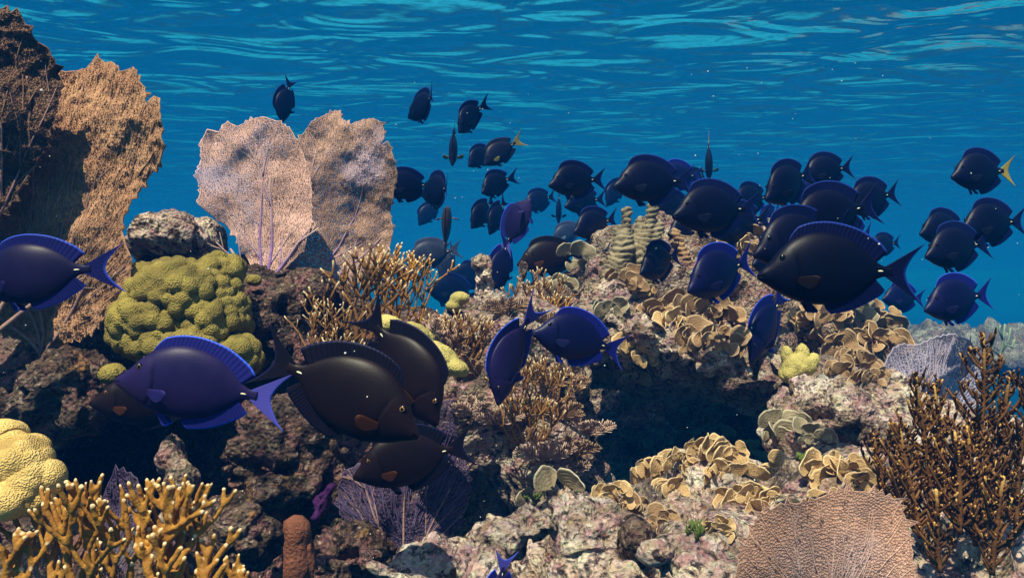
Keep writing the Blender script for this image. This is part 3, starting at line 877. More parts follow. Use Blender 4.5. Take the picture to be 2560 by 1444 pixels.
# ---- lettuce / plate corals
def plate_mesh(seed, mat):
    rr = random.Random(seed)
    na, nr = 34, 16
    A = rr.uniform(2.0, 3.0)
    lb = rr.choice((1.0, 1.5, 2.0))
    ph = [rr.uniform(0, 6.28) for _ in range(4)]
    v, f, tipa, ridge = [], [], [], []
    def pt(i, j):
        a = (i / (na - 1) - .5) * A
        e = abs(2 * i / (na - 1) - 1)
        edge = (.84 + .18 * abs(math.sin(a * lb + ph[0])) + .04 * math.sin(a * 5 + ph[1]) + .015 * math.sin(a * 13 + ph[2])) * (1 - .42 * e ** 5)
        q = j / (nr - 1)
        r = .12 + .88 * q
        x, y = math.sin(a) * r * edge, math.cos(a) * r * edge
        z = .26 * r * r * (0.4 + .7 * math.sin(a * 2 + ph[3])) + .10 * q * math.sin(a * 4 + ph[1])
        wv = math.sin(r * 42 + 1.6 * math.sin(a * 4 + ph[2]) + .8 * math.sin(a * 9))
        return x, y, z + .016 * wv, q, .5 + .5 * wv
    for lay in (0, 1):
        for j in range(nr):
            for i in range(na):
                x, y, z, q, w = pt(i, j)
                if lay: z -= .10 * (1 - .45 * q)
                v.append((x, y, z)); tipa.append(q); ridge.append(w if not lay else .6)
    def idx(l, j, i): return l * na * nr + j * na + i
    for j in range(nr - 1):
        for i in range(na - 1):
            f.append((idx(0, j, i), idx(0, j, i + 1), idx(0, j + 1, i + 1), idx(0, j + 1, i)))
            f.append((idx(1, j, i), idx(1, j + 1, i), idx(1, j + 1, i + 1), idx(1, j, i + 1)))
    for i in range(na - 1):
        f.append((idx(0, nr - 1, i), idx(0, nr - 1, i + 1), idx(1, nr - 1, i + 1), idx(1, nr - 1, i)))
        f.append((idx(0, 0, i + 1), idx(0, 0, i), idx(1, 0, i), idx(1, 0, i + 1)))
    for j in range(nr - 1):
        f.append((idx(0, j, 0), idx(0, j + 1, 0), idx(1, j + 1, 0), idx(1, j, 0)))
        f.append((idx(0, j + 1, na - 1), idx(0, j, na - 1), idx(1, j, na - 1), idx(1, j + 1, na - 1)))
    return mk_mesh("plate", v, f, M[mat], True, {"tip": tipa, "ridge": ridge})
PLATES = {m: [plate_mesh(100 + i, m) for i in range(9)] for m in ("plate_tan", "plate_brown", "plate_grey")}

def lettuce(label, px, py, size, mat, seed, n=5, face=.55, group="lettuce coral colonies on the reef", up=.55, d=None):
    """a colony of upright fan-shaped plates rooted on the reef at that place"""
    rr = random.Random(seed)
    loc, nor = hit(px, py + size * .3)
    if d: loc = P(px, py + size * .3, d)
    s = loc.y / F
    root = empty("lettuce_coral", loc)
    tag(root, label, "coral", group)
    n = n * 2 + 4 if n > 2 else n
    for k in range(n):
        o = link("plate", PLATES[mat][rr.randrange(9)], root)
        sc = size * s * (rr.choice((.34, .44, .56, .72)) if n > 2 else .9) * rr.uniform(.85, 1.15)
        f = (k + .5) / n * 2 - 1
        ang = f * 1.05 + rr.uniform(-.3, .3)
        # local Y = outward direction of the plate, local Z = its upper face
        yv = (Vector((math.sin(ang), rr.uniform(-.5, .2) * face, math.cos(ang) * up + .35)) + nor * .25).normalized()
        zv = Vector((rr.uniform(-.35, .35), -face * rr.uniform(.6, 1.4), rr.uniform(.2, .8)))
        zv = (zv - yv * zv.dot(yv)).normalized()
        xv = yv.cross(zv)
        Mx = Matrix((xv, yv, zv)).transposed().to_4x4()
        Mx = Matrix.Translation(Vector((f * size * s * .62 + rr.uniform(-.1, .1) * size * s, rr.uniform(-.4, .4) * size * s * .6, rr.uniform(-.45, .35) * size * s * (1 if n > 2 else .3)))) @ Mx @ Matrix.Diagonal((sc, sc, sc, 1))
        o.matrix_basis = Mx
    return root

LET = [  # px, py, size, material, plates, label
 (1530, 1228, 52, "plate_tan", 4, "leftmost tan lettuce coral at the low end of the front ledge"),
 (1585, 1188, 56, "plate_tan", 4, "tan lettuce coral second from the left end of the front ledge"),
 (1645, 1160, 66, "plate_tan", 5, "rounded tan lettuce coral on the ledge rim below the dark cavern"),
 (1712, 1145, 60, "plate_tan", 5, "tan lettuce coral on the ledge rim right of the rounded one"),
 (1758, 1112, 56, "plate_tan", 3, "upright tan lettuce coral with a notched top against the dark cavern"),
 (1815, 1128, 66, "plate_tan", 4, "broad tan lettuce coral below a single grey plate on the ledge rim"),
 (1800, 1078, 46, "plate_grey", 1, "single grey ridged coral plate standing against the dark cavern"),
 (1800, 1172, 46, "plate_tan", 4, "small ridged tan lettuce coral below the broad one"),
 (1680, 1206, 54, "plate_tan", 4, "tan lettuce coral on the ledge slope under the rim"),
 (1890, 1112, 56, "plate_tan", 4, "tan lettuce coral leaning on the big grey folded plate"),
 (1958, 1062, 74, "plate_grey", 3, "grey folded lettuce coral with fine stripes right of the cavern"),
 (2040, 1075, 60, "plate_grey", 3, "dull grey lettuce coral in front of the whitish pink rock"),
 (1925, 1165, 60, "plate_tan", 4, "large scalloped tan lettuce coral in the centre of the ledge"),
 (1868, 1178, 44, "plate_tan", 2, "small tan coral plate left of the scalloped one"),
 (1850, 1232, 62, "plate_tan", 5, "brightest tan lettuce coral above the rubble of the ledge"),
 (1910, 1240, 56, "plate_tan", 4, "bright ruffled lettuce coral right of the brightest one"),
 (1975, 1262, 62, "plate_tan", 4, "tan lettuce coral touching the top left of the bottom right fan"),
 (1650, 1298, 48, "plate_brown", 3, "brownish lettuce coral in the rubble below the ledge"),
 (1790, 1310, 50, "plate_tan", 4, "pale lettuce coral half buried in the rubble by the bottom right fan"),
 (1575, 1262, 46, "plate_brown", 4, "brown lettuce coral above the upright dark knob"),
 (2060, 1172, 66, "plate_tan", 5, "sunlit orange tan lettuce coral below the grey rock slab"),
 (2115, 1165, 56, "plate_tan", 4, "orange tan lettuce coral right under the grey rock slab"),
 (2160, 1192, 54, "plate_tan", 4, "orange tan lettuce coral beside the leaning fire coral"),
 (2055, 1240, 48, "plate_tan", 3, "round tan coral plate just above the bottom right fan"),
 (2110, 1232, 44, "plate_tan", 3, "tan coral plate pair on the top edge of the bottom right fan"),
 (1408, 1205, 66, "plate_grey", 2, "big striped coral disc standing on the sunlit bottom rock"),
 (1335, 1232, 42, "plate_grey", 2, "small striped coral disc left of the big striped disc"),
 (1705, 735, 66, "plate_brown", 4, "orange brown lettuce coral between the two dark oval fish"),
 (1755, 770, 72, "plate_brown", 6, "brown lettuce coral cascade in the middle of the mid reef"),
 (1805, 790, 66, "plate_brown", 6, "brown lettuce coral right of the cascade"),
 (1745, 835, 66, "plate_brown", 6, "brown ruffled lettuce coral below the cascade"),
 (1800, 850, 62, "plate_brown", 5, "brown lettuce coral below the large navy fish on the mid reef"),
 (1690, 805, 52, "plate_tan", 4, "orange lettuce coral left of the brown cascade"),
 (1560, 690, 58, "plate_brown", 5, "fawn ruffled lettuce coral right of the rock pinnacle"),
 (1600, 730, 52, "plate_tan", 4, "fawn lettuce coral at the lower left of the dark oval fish"),
 (1640, 770, 52, "plate_brown", 4, "striped brown lettuce coral under the dark oval fish"),
 (1590, 868, 60, "plate_tan", 6, "pale brown lettuce coral over the left lip of the cavern"),
 (1625, 895, 56, "plate_brown", 6, "tufted brown lettuce coral hanging over the cavern mouth"),
 (1500, 935, 36, "plate_grey", 2, "pair of olive coral plates hanging left of the cavern mouth"),
 (1585, 945, 36, "plate_grey", 2, "small olive coral plate hanging over the cavern"),
 (1880, 905, 44, "plate_grey", 3, "grey lettuce coral at the right lip of the cavern"),
 (2070, 780, 66, "plate_brown", 6, "brown lettuce coral right below the biggest navy fish"),
 (2140, 770, 66, "plate_grey", 6, "striped grey lettuce coral under the biggest fish's tail"),
 (2195, 780, 60, "plate_brown", 5, "brown lettuce coral at the right end of the mid reef crest"),
 (2205, 840, 62, "plate_brown", 6, "brown lettuce coral hanging at the mid reef's right edge"),
 (2140, 830, 62, "plate_brown", 6, "brown lettuce coral with a flat face, second row on the right"),
 (2085, 850, 62, "plate_brown", 5, "brown lettuce coral above the pale yellow knobbly coral"),
 (2150, 895, 56, "plate_brown", 5, "brown lettuce coral low on the mid reef's right flank"),
 (2095, 915, 50, "plate_brown", 4, "small brown lettuce coral right of the pale yellow knobbly coral"),
 (2180, 935, 50, "plate_brown", 4, "shaded lettuce coral beside the hazy lilac fan"),
 (2020, 790, 56, "plate_tan", 5, "pale lettuce coral left of the ones under the biggest fish"),
 (1845, 595, 58, "plate_brown", 5, "ridged lettuce coral crest between the big navy fish"),
 (1865, 620, 44, "plate_tan", 3, "pinkish lettuce coral on the crest's right shoulder"),
 (1435, 622, 48, "plate_grey", 2, "striped shell-like coral plate right of the dark purple fish"),
 (1440, 665, 36, "plate_grey", 2, "small white edged coral plate below the striped shell-like one"),
 (1395, 700, 48, "plate_grey", 4, "greyish lettuce coral under the dark purple fish"),
 (1530, 770, 50, "plate_grey", 5, "grey pink lettuce coral left of the fawn ones"),
]
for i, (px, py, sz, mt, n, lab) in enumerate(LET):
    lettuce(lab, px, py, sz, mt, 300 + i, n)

# ---- finger corals on the crest: fused ribbed columns
def finger_coral(label, fingers, mat, seed):
    ells = []
    for (x0, y0, x1, y1, d, r) in fingers:
        for k in range(12):
            f = k / 11
            ells.append(E(x0 + (x1 - x0) * f, y0 + (y1 - y0) * f, d, r * (1 + .05 * math.sin(k * 1.1 + x0)) * (1.12 - .2 * f), r * 1.3, r * d / F * 1.05))
    me = blob_mesh(ells, .0050, 5)
    c = Vector(ells[0][0])
    co, no = get_co(me), get_no(me)
    wv = np.sin(co[:, 2] * 420 + fbm(co, 22.0, 3, seed) * 5.0)
    set_co(me, co + no * (.0034 * wv + .0035 * fbm(co, 34.0, 3, seed))[:, None])
    set_attr(me, "ridge", .5 + .5 * wv); set_attr(me, "tip", np.zeros(len(co)))
    me.transform(Matrix.Translation(-c))
    me.materials.append(M[mat])
    o = link("finger_coral", me)
    o.location = c
    tag(o, label, "coral", "finger corals on the reef crest")
finger_coral("grey brown ribbed finger coral with blunt columns on the reef crest", [(1560, 660, 1568, 532, 2.42, 15), (1598, 680, 1632, 524, 2.42, 15), (1585, 670, 1600, 556, 2.46, 12), (1615, 650, 1652, 566, 2.42, 13), (1545, 650, 1542, 572, 2.42, 10), (1530, 700, 1560, 610, 2.4, 28), (1600, 720, 1605, 610, 2.45, 36), (1640, 660, 1640, 590, 2.45, 16)], "plate_grey", 5)
finger_coral("lone fawn finger of coral between the dark oval and the large navy fish", [(1715, 660, 1690, 585, 2.5, 13), (1720, 700, 1712, 640, 2.5, 16)], "plate_brown", 6)

# ---- feathery sea plumes
def sea_plume(label, px, py, size, mat, seed, n=6, d=None, group="feathery sea plumes on the slope", spread=1.0, dirv=None):
    rr = random.Random(seed)
    loc, nor = hit(px, py)
    if d: loc = P(px, py, d)
    s = loc.y / F
    L = size * s
    tb = TB()
    for k in range(n):
        f = (k + .5) / n * 2 - 1
        dv = Vector((f * spread + rr.uniform(-.15, .15), -.45 + rr.uniform(-.35, .3), 1 - abs(f) * .3)).normalized()
        if dirv: dv = (dv + Vector(dirv)).normalized()
        p = Vector((f * L * .2, rr.uniform(-.1, .1) * L, -.01))
        side = dv.cross(Vector((rr.uniform(-.3, .3), -1, .2))).normalized()
        ax = []
        l = L * rr.uniform(.7, 1.1)
        m = 12
        for i in range(m + 1):
            ax.append(p.copy())
            dv = (dv + Vector((f * .05, -.02, -.015)) + Vector((rr.uniform(-.04, .04), rr.uniform(-.04, .04), 0))).normalized()
            p = p + dv * l / m
        tb.tube(ax, [.0019 * (1 - .5 * i / m) for i in range(m + 1)], 5, 0, .6)
        cnt = int(l / .0062)
        for j in range(cnt):
            t = .12 + .88 * j / cnt
            a = min(m - 1, int(t * m))
            q = ax[a].lerp(ax[a + 1], t * m - a)
            tang = (ax[a + 1] - ax[a]).normalized()
            for sg in (-1, 1):
                bl = l * .34 * math.sin(math.pi * min(.92, t * .75 + .2)) * rr.uniform(.75, 1.15)
                b = (side * sg + tang * .75 + Vector((rr.uniform(-.15, .15), rr.uniform(-.3, .2), rr.uniform(-.1, .15)))).normalized()
                e = q + b * bl * .55
                e2 = e + (b + tang * .5 + Vector((0, 0, .1))).normalized() * bl * .45
                tb.tube([q, e, e2], [.0017, .0016, .0013], 4, .2, rr.uniform(.6, 1.0), False)
    o = link("sea_plume", tb.mesh("sea_plume", M[mat]))
    o.location = loc
    tag(o, label, "soft coral", group)

for i, (px, py, sz, mt, n, lab) in enumerate([
 (1080, 850, 80, "plume", 4, "pinkish feathery sea plume right of the thin brown fire coral"),
 (1120, 880, 80, "plume_brown", 5, "brown sea plume above the lime coral sheet"),
 (1180, 870, 80, "plume_brown", 6, "brown sea plume left of the violet blue tang"),
 (1195, 930, 70, "plume_brown", 6, "dark brown sea plume just left of the violet blue tang's mouth"),
 (1190, 1030, 80, "plume", 6, "pale feathery sea plume right of the dark surgeonfish heads"),
 (1240, 1050, 70, "plume", 6, "pale sea plume below the violet blue tang's mouth"),
 (1300, 860, 80, "plume_brown", 6, "brown sea plume between the violet tang and the navy tang"),
 (1270, 780, 70, "plume_brown", 6, "small brown sea plume on the shoulder under the dark purple fish"),
 (1360, 960, 95, "plume_brown", 7, "tall brown sea plume with fine parallel twigs under the navy tang"),
 (1420, 960, 80, "plume_brown", 6, "brown sea plume right of the tall one under the navy tang"),
 (1310, 1040, 80, "plume_brown", 6, "tawny sea plume in the middle of the plume slope"),
 (1400, 1040, 80, "plume_brown", 6, "dim sea plume right of the ochre fire coral tangle"),
 (1460, 1080, 80, "plume", 7, "pinkish brown sea plume on the left edge of the cavern"),
 (1430, 1130, 70, "plume_brown", 6, "shaded sea plume under the pinkish brown one at the cavern"),
 (1365, 1140, 90, "plume", 8, "spiky pinkish sea plume above the dark gap"),
 (1400, 1185, 80, "plume", 8, "drooping pinkish sea plume over the big striped disc"),
 (1340, 800, 60, "plume_brown", 5, "tiny brown sea plume left of the small orange fire coral sprig"),
 (1140, 1170, 60, "plume", 6, "pale yellowish plume tuft at the right edge of the purple fan"),
]):
    sea_plume(lab, px, py, sz, mt, 700 + i, n)

# ---- sponges, sea rod, weed
def rope_sponge():
    tb = TB()
    for (x0, x1, top, r) in ((742, 745, 1325, 34), (770, 772, 1360, 15)):
        pts = [P(x0 + (x1 - x0) * k / 9, 1520 + (top - 1520) * k / 9, 1.02) for k in range(10)]
        tb.tube(pts, [r * 1.02 / F * (1 + .06 * math.sin(k * 1.7)) for k in range(10)], 18, 0, 1)
    me = tb.mesh("rope_sponge", M["sponge_brown"])
    tag(link("rope_sponge", me), "reddish brown rope sponge standing at the bottom edge", "sponge")
    co, no = get_co(me), get_no(me)
    set_co(me, co + no * (.0045 * fbm(co, 60, 4, 5))[:, None])
rope_sponge()
o = rock("violet sponge clump left of the purple fan", [E(805, 1255, 1.40, 28, 36, .025), E(825, 1225, 1.40, 18, 22, .02), E(790, 1290, 1.38, 22, 20, .02)], "sponge_violet", .004, .006, 30, 33, .008, "violet_sponge", "sponge")
def sea_rod():
    tb = TB()
    b = P(2490, 930, 4.5)
    for (pts) in ([(2490, 930), (2500, 890), (2508, 850), (2512, 812)], [(2503, 880), (2522, 850), (2526, 822)], [(2508, 850), (2498, 825), (2500, 815)], [(2500, 890), (2480, 872), (2478, 850)], [(2512, 860), (2530, 868), (2536, 850)]):
        tb.tube([P(x, y, 4.5) - b for x, y in pts], [.0065] * len(pts), 6)
    o = link("sea_rod", tb.mesh("sea_rod", M["rod_pale"]))
    o.location = b
    tag(o, "thin pale green sea rod standing far off at the right", "soft coral")
sea_rod()
weed = NT("green_weed")
M["weed"] = weed.done(weed.ramp(weed.attr("tip"), [(0, (0.03, 0.05, 0.015)), (1, (0.10, 0.14, 0.03))]), 0.7, 0.2)
def weed_tuft(label, px, py, w, n, seed):
    rr = random.Random(seed)
    loc, nor = hit(px, py)
    tb = TB()
    s = loc.y / F
    for k in range(n):
        q, _ = hit(px + rr.gauss(0, w * .45), py + rr.gauss(0, w * .25))
        p = q - loc
        if p.length > w * s * 3: continue
        for j in range(4):
            dv = Vector((rr.uniform(-.8, .8), rr.uniform(-.9, .1), rr.uniform(.2, 1))).normalized()
            tb.tube([p, p + dv * .006, p + dv * .011 + Vector((0, 0, .003))], [.0016, .0024, .0016], 5)
    o = link("green_weed", tb.mesh("green_weed", M["weed"]))
    o.location = loc
    tag(o, label, "seaweed", "green weed tufts")
weed_tuft("bright green weed tuft under the grey rock slab on the right", 2025, 1150, 32, 46, 1)
weed_tuft("green weed tuft on the sunlit bottom rock below the big striped disc", 1350, 1250, 26, 26, 2)
weed_tuft("green weed fringe at the lower right of the purple fan", 1160, 1275, 28, 36, 3)
weed_tuft("green weed specks in the shaded rubble above the bottom right fan", 1745, 1325, 24, 22, 4)

# ---- turf: uncountable crumbs of algae, coralline nubs and rubble over every rock
def turf(n, seed):
    r = np.random.default_rng(seed)
    V, Fc, T = [], [], []
    k = 0
    for i in range(n * 3):
        if k >= n: break
        px, py = r.uniform(-80, 2640), r.uniform(540, 1500)
        q, nn = BV.ray_cast(ORI, P(px, py, 1.0).normalized())[:2]
        if q is None or q.y > 3.4: continue
        cl = vnoise(np.array([[q.x * 9, q.y * 9, q.z * 9]]), 3)[0]
        if cl < -.25 and r.random() < .7: continue
        k += 1
        s = q.y * r.uniform(.0022, .0060)
        c = float(np.clip(.5 + .34 * cl + r.normal(0, .22), 0, 1))
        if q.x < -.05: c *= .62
        for j in range(r.integers(2, 6)):
            d = (Vector(r.normal(size=3)) * .8 + nn).normalized()
            o1 = q + Vector(r.normal(size=3)) * s * .9
            u = d.orthogonal().normalized() * s * .34
            w = d.cross(u) * r.uniform(.5, 1)
            tip = o1 + d * s * r.uniform(.5, 1.3)
            b = len(V)
            m1 = o1 + (tip - o1) * .6
            V += [o1 + u * .7, o1 - u * .35 + w * .6, o1 - u * .35 - w * .6, m1 + u, m1 - u * .5 + w, m1 - u * .5 - w, tip]
            Fc += [(b, b + 1, b + 4, b + 3), (b + 1, b + 2, b + 5, b + 4), (b + 2, b, b + 3, b + 5), (b + 3, b + 4, b + 6), (b + 4, b + 5, b + 6), (b + 5, b + 3, b + 6)]
            T += [c] * 7
    tag(link("reef_turf", mk_mesh("reef_turf", V, Fc, M["turf"], False, {"tip": T})), "short crusty turf of algae and coral crumbs over the rocks", "turf", None, "stuff")
def rubble(n, seed):
    """loose crumbs and broken coral bits lying on the lit rock"""
    r = np.random.default_rng(seed)
    bm = bmesh.new(); bmesh.ops.create_icosphere(bm, subdivisions=2, radius=1.0)
    sv = np.array([v.co[:] for v in bm.verts]); sf = [tuple(v.index for v in f.verts) for f in bm.faces]
    bm.free()
    V, Fc = [], []
    k = 0
    while k < n:
        px, py = r.uniform(560, 2560), r.uniform(640, 1470)
        if px < 1050 and r.random() < .6: continue
        q, nn = BV.ray_cast(ORI, P(px, py, 1.0).normalized())[:2]
        k += 1
        if q is None or q.y > 3.4 or nn.z < -.2: continue
        sc = q.y / F * r.choice((3, 5, 8, 13), p=(.4, .35, .18, .07)) * r.uniform(.7, 1.3)
        e = Euler(r.uniform(0, 6.28, 3)).to_matrix()
        d = 1 + .35 * fbm(sv + r.uniform(-50, 50, 3), 1.6, 3, 4)
        v = (sv * d[:, None] * np.array((1, r.uniform(.5, 1), r.uniform(.4, .9)))) @ np.array(e) * sc + np.array(q + nn * sc * .2)
        b = len(V)
        V += v.tolist(); Fc += [tuple(b + i for i in f) for f in sf]
    tag(link("coral_rubble", mk_mesh("coral_rubble", V, Fc, M["rock_bright"])), "loose pale coral rubble lying over the rocks", "rubble", None, "stuff")
BV = make_bvh()
turf(16000, 4)
rubble(3000, 6)
#@@FISH
# ------------------------------------------------------------------ surgeonfish
def fish_mats():
    t = NT("tang_skin")
    oc = t.n("ObjectInfo")
    p = t.tc.outputs["Object"]
    c = oc.outputs["Color"]
    n = t.noise(p, 4.5, 6.0, 0.65, 0.5)
    c2 = t.mix(t.ramp(n, [(0.3, 0.0), (0.7, 1.0)]), t.mix(1.0, c, (0.55, 0.60, 0.78), 'MULTIPLY'), t.mix(1.0, c, (1.25, 1.12, 1.0), 'MULTIPLY'))
    sep = t.n("SeparateXYZ", Vector=p)
    wave = t.math('SINE', t.math('ADD', t.math('MULTIPLY', sep.outputs["Z"], 300.0), t.math('MULTIPLY', t.noise(p, 7.0, 2.0), 14.0)))
    c2 = t.mix(t.math('MULTIPLY', t.math('ADD', wave, 1.0), 0.20), c2, t.mix(1.0, c, (0.35, 0.4, 0.8), 'MULTIPLY'))
    c2 = t.mix(t.math('MULTIPLY', t.attr("head"), 0.35), c2, t.mix(1.0, c, (1.7, 1.35, 1.3), 'MULTIPLY'))
    c2 = t.mix(t.attr("gill"), c2, t.mix(1.0, c, (0.25, 0.25, 0.3), 'MULTIPLY'))
    M["tang_skin"] = t.done(c2, 0.42, 0.14, t.bump(t.math('ADD', t.voro(p, 95.0), t.noise(p, 160.0, 3.0)), 0.05, 0.002))
    t = NT("tang_fin")
    oc = t.n("ObjectInfo")
    c = oc.outputs["Color"]
    u = t.attr("u")
    ray = t.math('SINE', t.math('MULTIPLY', u, 150.0))
    c2 = t.mix(t.math('MULTIPLY', t.math('ADD', ray, 1.0), 0.20), c, t.mix(1.0, c, (2.1, 2.0, 1.7), 'MULTIPLY'))
    edge = t.math('MULTIPLY', t.ramp(t.attr("v"), [(0.86, 0.0), (0.97, 0.8)]), oc.outputs["Alpha"])
    c2 = t.mix(edge, c2, (0.05, 0.14, 1.0))  # bright blue edge painted in, like light glowing through the fin margin
    M["tang_fin"] = t.done(c2, 0.5, 0.08, t.bump(ray, 0.2, 0.001))
    t = NT("tang_side_fin")
    oc = t.n("ObjectInfo")
    c = oc.outputs["Color"]
    u = t.attr("u")
    ray = t.math('SINE', t.math('MULTIPLY', u, 75.0))
    thin = t.mix(t.ramp(ray, [(0.35, 0.25), (0.9, 1.0)]), t.mix(1.0, c, (0.16, 0.16, 0.22), 'MULTIPLY'), t.mix(1.0, c, (0.9, 1.2, 1.2), 'MULTIPLY'))
    c2 = t.mix(t.ramp(u, [(0.72, 0.0), (0.92, 1.0)]), thin, c)
    M["tang_side_fin"] = t.done(c2, 0.5, 0.1)
    t = NT("tang_eye")
    ir = t.n("ObjectInfo").outputs["Color"]
    c = t.ramp(t.attr("u"), [(0.0, (0.004, 0.004, 0.005)), (0.42, (0.004, 0.004, 0.005)), (0.50, (1.0, 1.0, 1.0)), (0.62, (0.6, 0.6, 0.6)), (0.70, (0.02, 0.015, 0.03)), (1.0, (0.01, 0.01, 0.02))])
    c = t.mix(1.0, c, ir, 'MULTIPLY')
    M["tang_eye"] = t.done(c, 0.15, 0.4)
    t = NT("tang_spine")
    M["tang_spine"] = t.done((0.78, 0.70, 0.48), 0.4, 0.3)
fish_mats()

def curve(pts):
    x = np.array([p[0] for p in pts]); y = np.array([p[1] for p in pts])
    m = np.gradient(y, x)
    def f(t):
        t = np.clip(np.asarray(t, float), x[0], x[-1])
        i = np.clip(np.searchsorted(x, t) - 1, 0, len(x) - 2)
        h = x[i + 1] - x[i]; s = (t - x[i]) / h
        return (2 * s**3 - 3 * s**2 + 1) * y[i] + (s**3 - 2 * s**2 + s) * h * m[i] + (-2 * s**3 + 3 * s**2) * y[i + 1] + (s**3 - s**2) * h * m[i + 1]
    return f
ZU = curve([(0, -.060), (.02, -.035), (.06, .005), (.12, .085), (.18, .145), (.27, .198), (.38, .222), (.50, .210), (.60, .174), (.69, .112), (.75, .058), (.80, .034), (.86, .036)])
ZL = curve([(0, -.090), (.02, -.102), (.06, -.122), (.12, -.158), (.18, -.186), (.27, -.216), (.38, -.228), (.50, -.214), (.60, -.176), (.69, -.110), (.75, -.056), (.80, -.034), (.86, -.036)])
WD = curve([(0, .010), (.02, .022), (.06, .036), (.12, .054), (.18, .067), (.27, .078), (.38, .080), (.50, .071), (.60, .054), (.69, .034), (.75, .021), (.80, .014), (.86, .010)])

def bendy(v, bend):
    v = np.asarray(v, float)
    t = np.maximum(v[:, 0] + .5 - .30, 0)
    v[:, 1] += bend * .42 * t ** 2
    return v

def body_mesh(bend):
    ns, nr = 84, 44
    ts = .855 * np.linspace(0, 1, ns) ** 1.2
    V, G, Hd = [], [], []
    for t in ts:
        zu, zl, w = float(ZU(t)), float(ZL(t)), float(WD(t))
        zc, h = (zu + zl) / 2, (zu - zl) / 2
        for k in range(nr):
            a = 2 * math.pi * k / nr
            y = w * math.copysign(abs(math.sin(a)) ** 1.15, math.sin(a))
            z = zc + h * math.cos(a)
            gx = .212 + .030 * (1 - ((z + .055) / .115) ** 2)            # edge of the gill cover
            g = math.exp(-((t - gx) / .006) ** 2) if -.19 < z < .05 else 0.0
            mth = math.exp(-((z - zc + .004) / .004) ** 2) if t < .030 else 0.0
            y *= 1 - .10 * g - .35 * mth + (.06 if t < gx else 0.0)
            V.append((t - .5, y, z)); G.append(min(1, .8 * g + .9 * mth)); Hd.append(max(0.0, min(1.0, (gx - t) / .02)))
    f = [(i * nr + k, i * nr + (k + 1) % nr, (i + 1) * nr + (k + 1) % nr, (i + 1) * nr + k) for i in range(ns - 1) for k in range(nr)]
    f += [tuple(range(nr - 1, -1, -1)), tuple((ns - 1) * nr + k for k in range(nr))]
    return mk_mesh("body", bendy(V, bend), f, M["tang_skin"], True, {"gill": G, "head": Hd})

def fin_mesh(name, base, outer, nu, nv, th, bend, nrm=(0, 1, 0), mat="tang_fin"):
    """a thin solid fin between a root line and a free edge"""
    V, U, W = [], [], []
    nrm = np.array(nrm, float)
    for lay in (-1, 1):
        for j in range(nv):
            q = j / (nv - 1)
            for i in range(nu):
                u = i / (nu - 1)
                b, o = np.array(base(u)), np.array(outer(u))
                V.append(b + (o - b) * q + nrm * lay * th * (1 - .8 * q)); U.append(u); W.append(q)
    n = nu * nv
    f = []
    for j in range(nv - 1):
        for i in range(nu - 1):
            a, b, c, d = j * nu + i, j * nu + i + 1, (j + 1) * nu + i + 1, (j + 1) * nu + i
            f += [(a, b, c, d), (n + a, n + d, n + c, n + b)]
    for i in range(nu - 1):
        a, b = (nv - 1) * nu + i, (nv - 1) * nu + i + 1
        f.append((a, b, n + b, n + a))
    for j in range(nv - 1):
        f.append((j * nu, (j + 1) * nu, n + (j + 1) * nu, n + j * nu))
        a, b = j * nu + nu - 1, (j + 1) * nu + nu - 1
        f.append((b, a, n + a, n + b))
    return mk_mesh(name, bendy(V, bend), f, M[mat], True, {"u": U, "v": W})

def pec_fn(side, spread, pelvic=False):
    if pelvic:
        r0 = np.array([-.20, side * .018, float(ZL(.30)) + .012]); L = .115
        axd = np.array([.62, side * .22, -.75]); ud = np.array([.75, 0, .6])
        span = .34
    else:
        r0 = np.array([-.275, side * (float(WD(.225)) + .004), -.085]); L = .155
        axd = np.array([.30, side * .93, -.10]) if spread else np.array([.86, side * .40, -.22])
        ud = np.array([.25, side * -.10, .95]) if spread else np.array([.25, side * .12, .95])
        span = .55
    axd = axd / np.linalg.norm(axd); ud = ud - axd * ud.dot(axd); ud = ud / np.linalg.norm(ud)
    nrm = np.cross(axd, ud)
    def base(u): return r0 + ud * (u - .5) * .035
    def outer(u):
        a = (u - .5) * 2 * span
        l = L * (.62 + .38 * u) * (1 - .35 * (2 * u - 1) ** 4)
        return r0 + axd * math.cos(a) * l + ud * math.sin(a) * l
    return base, outer, nrm

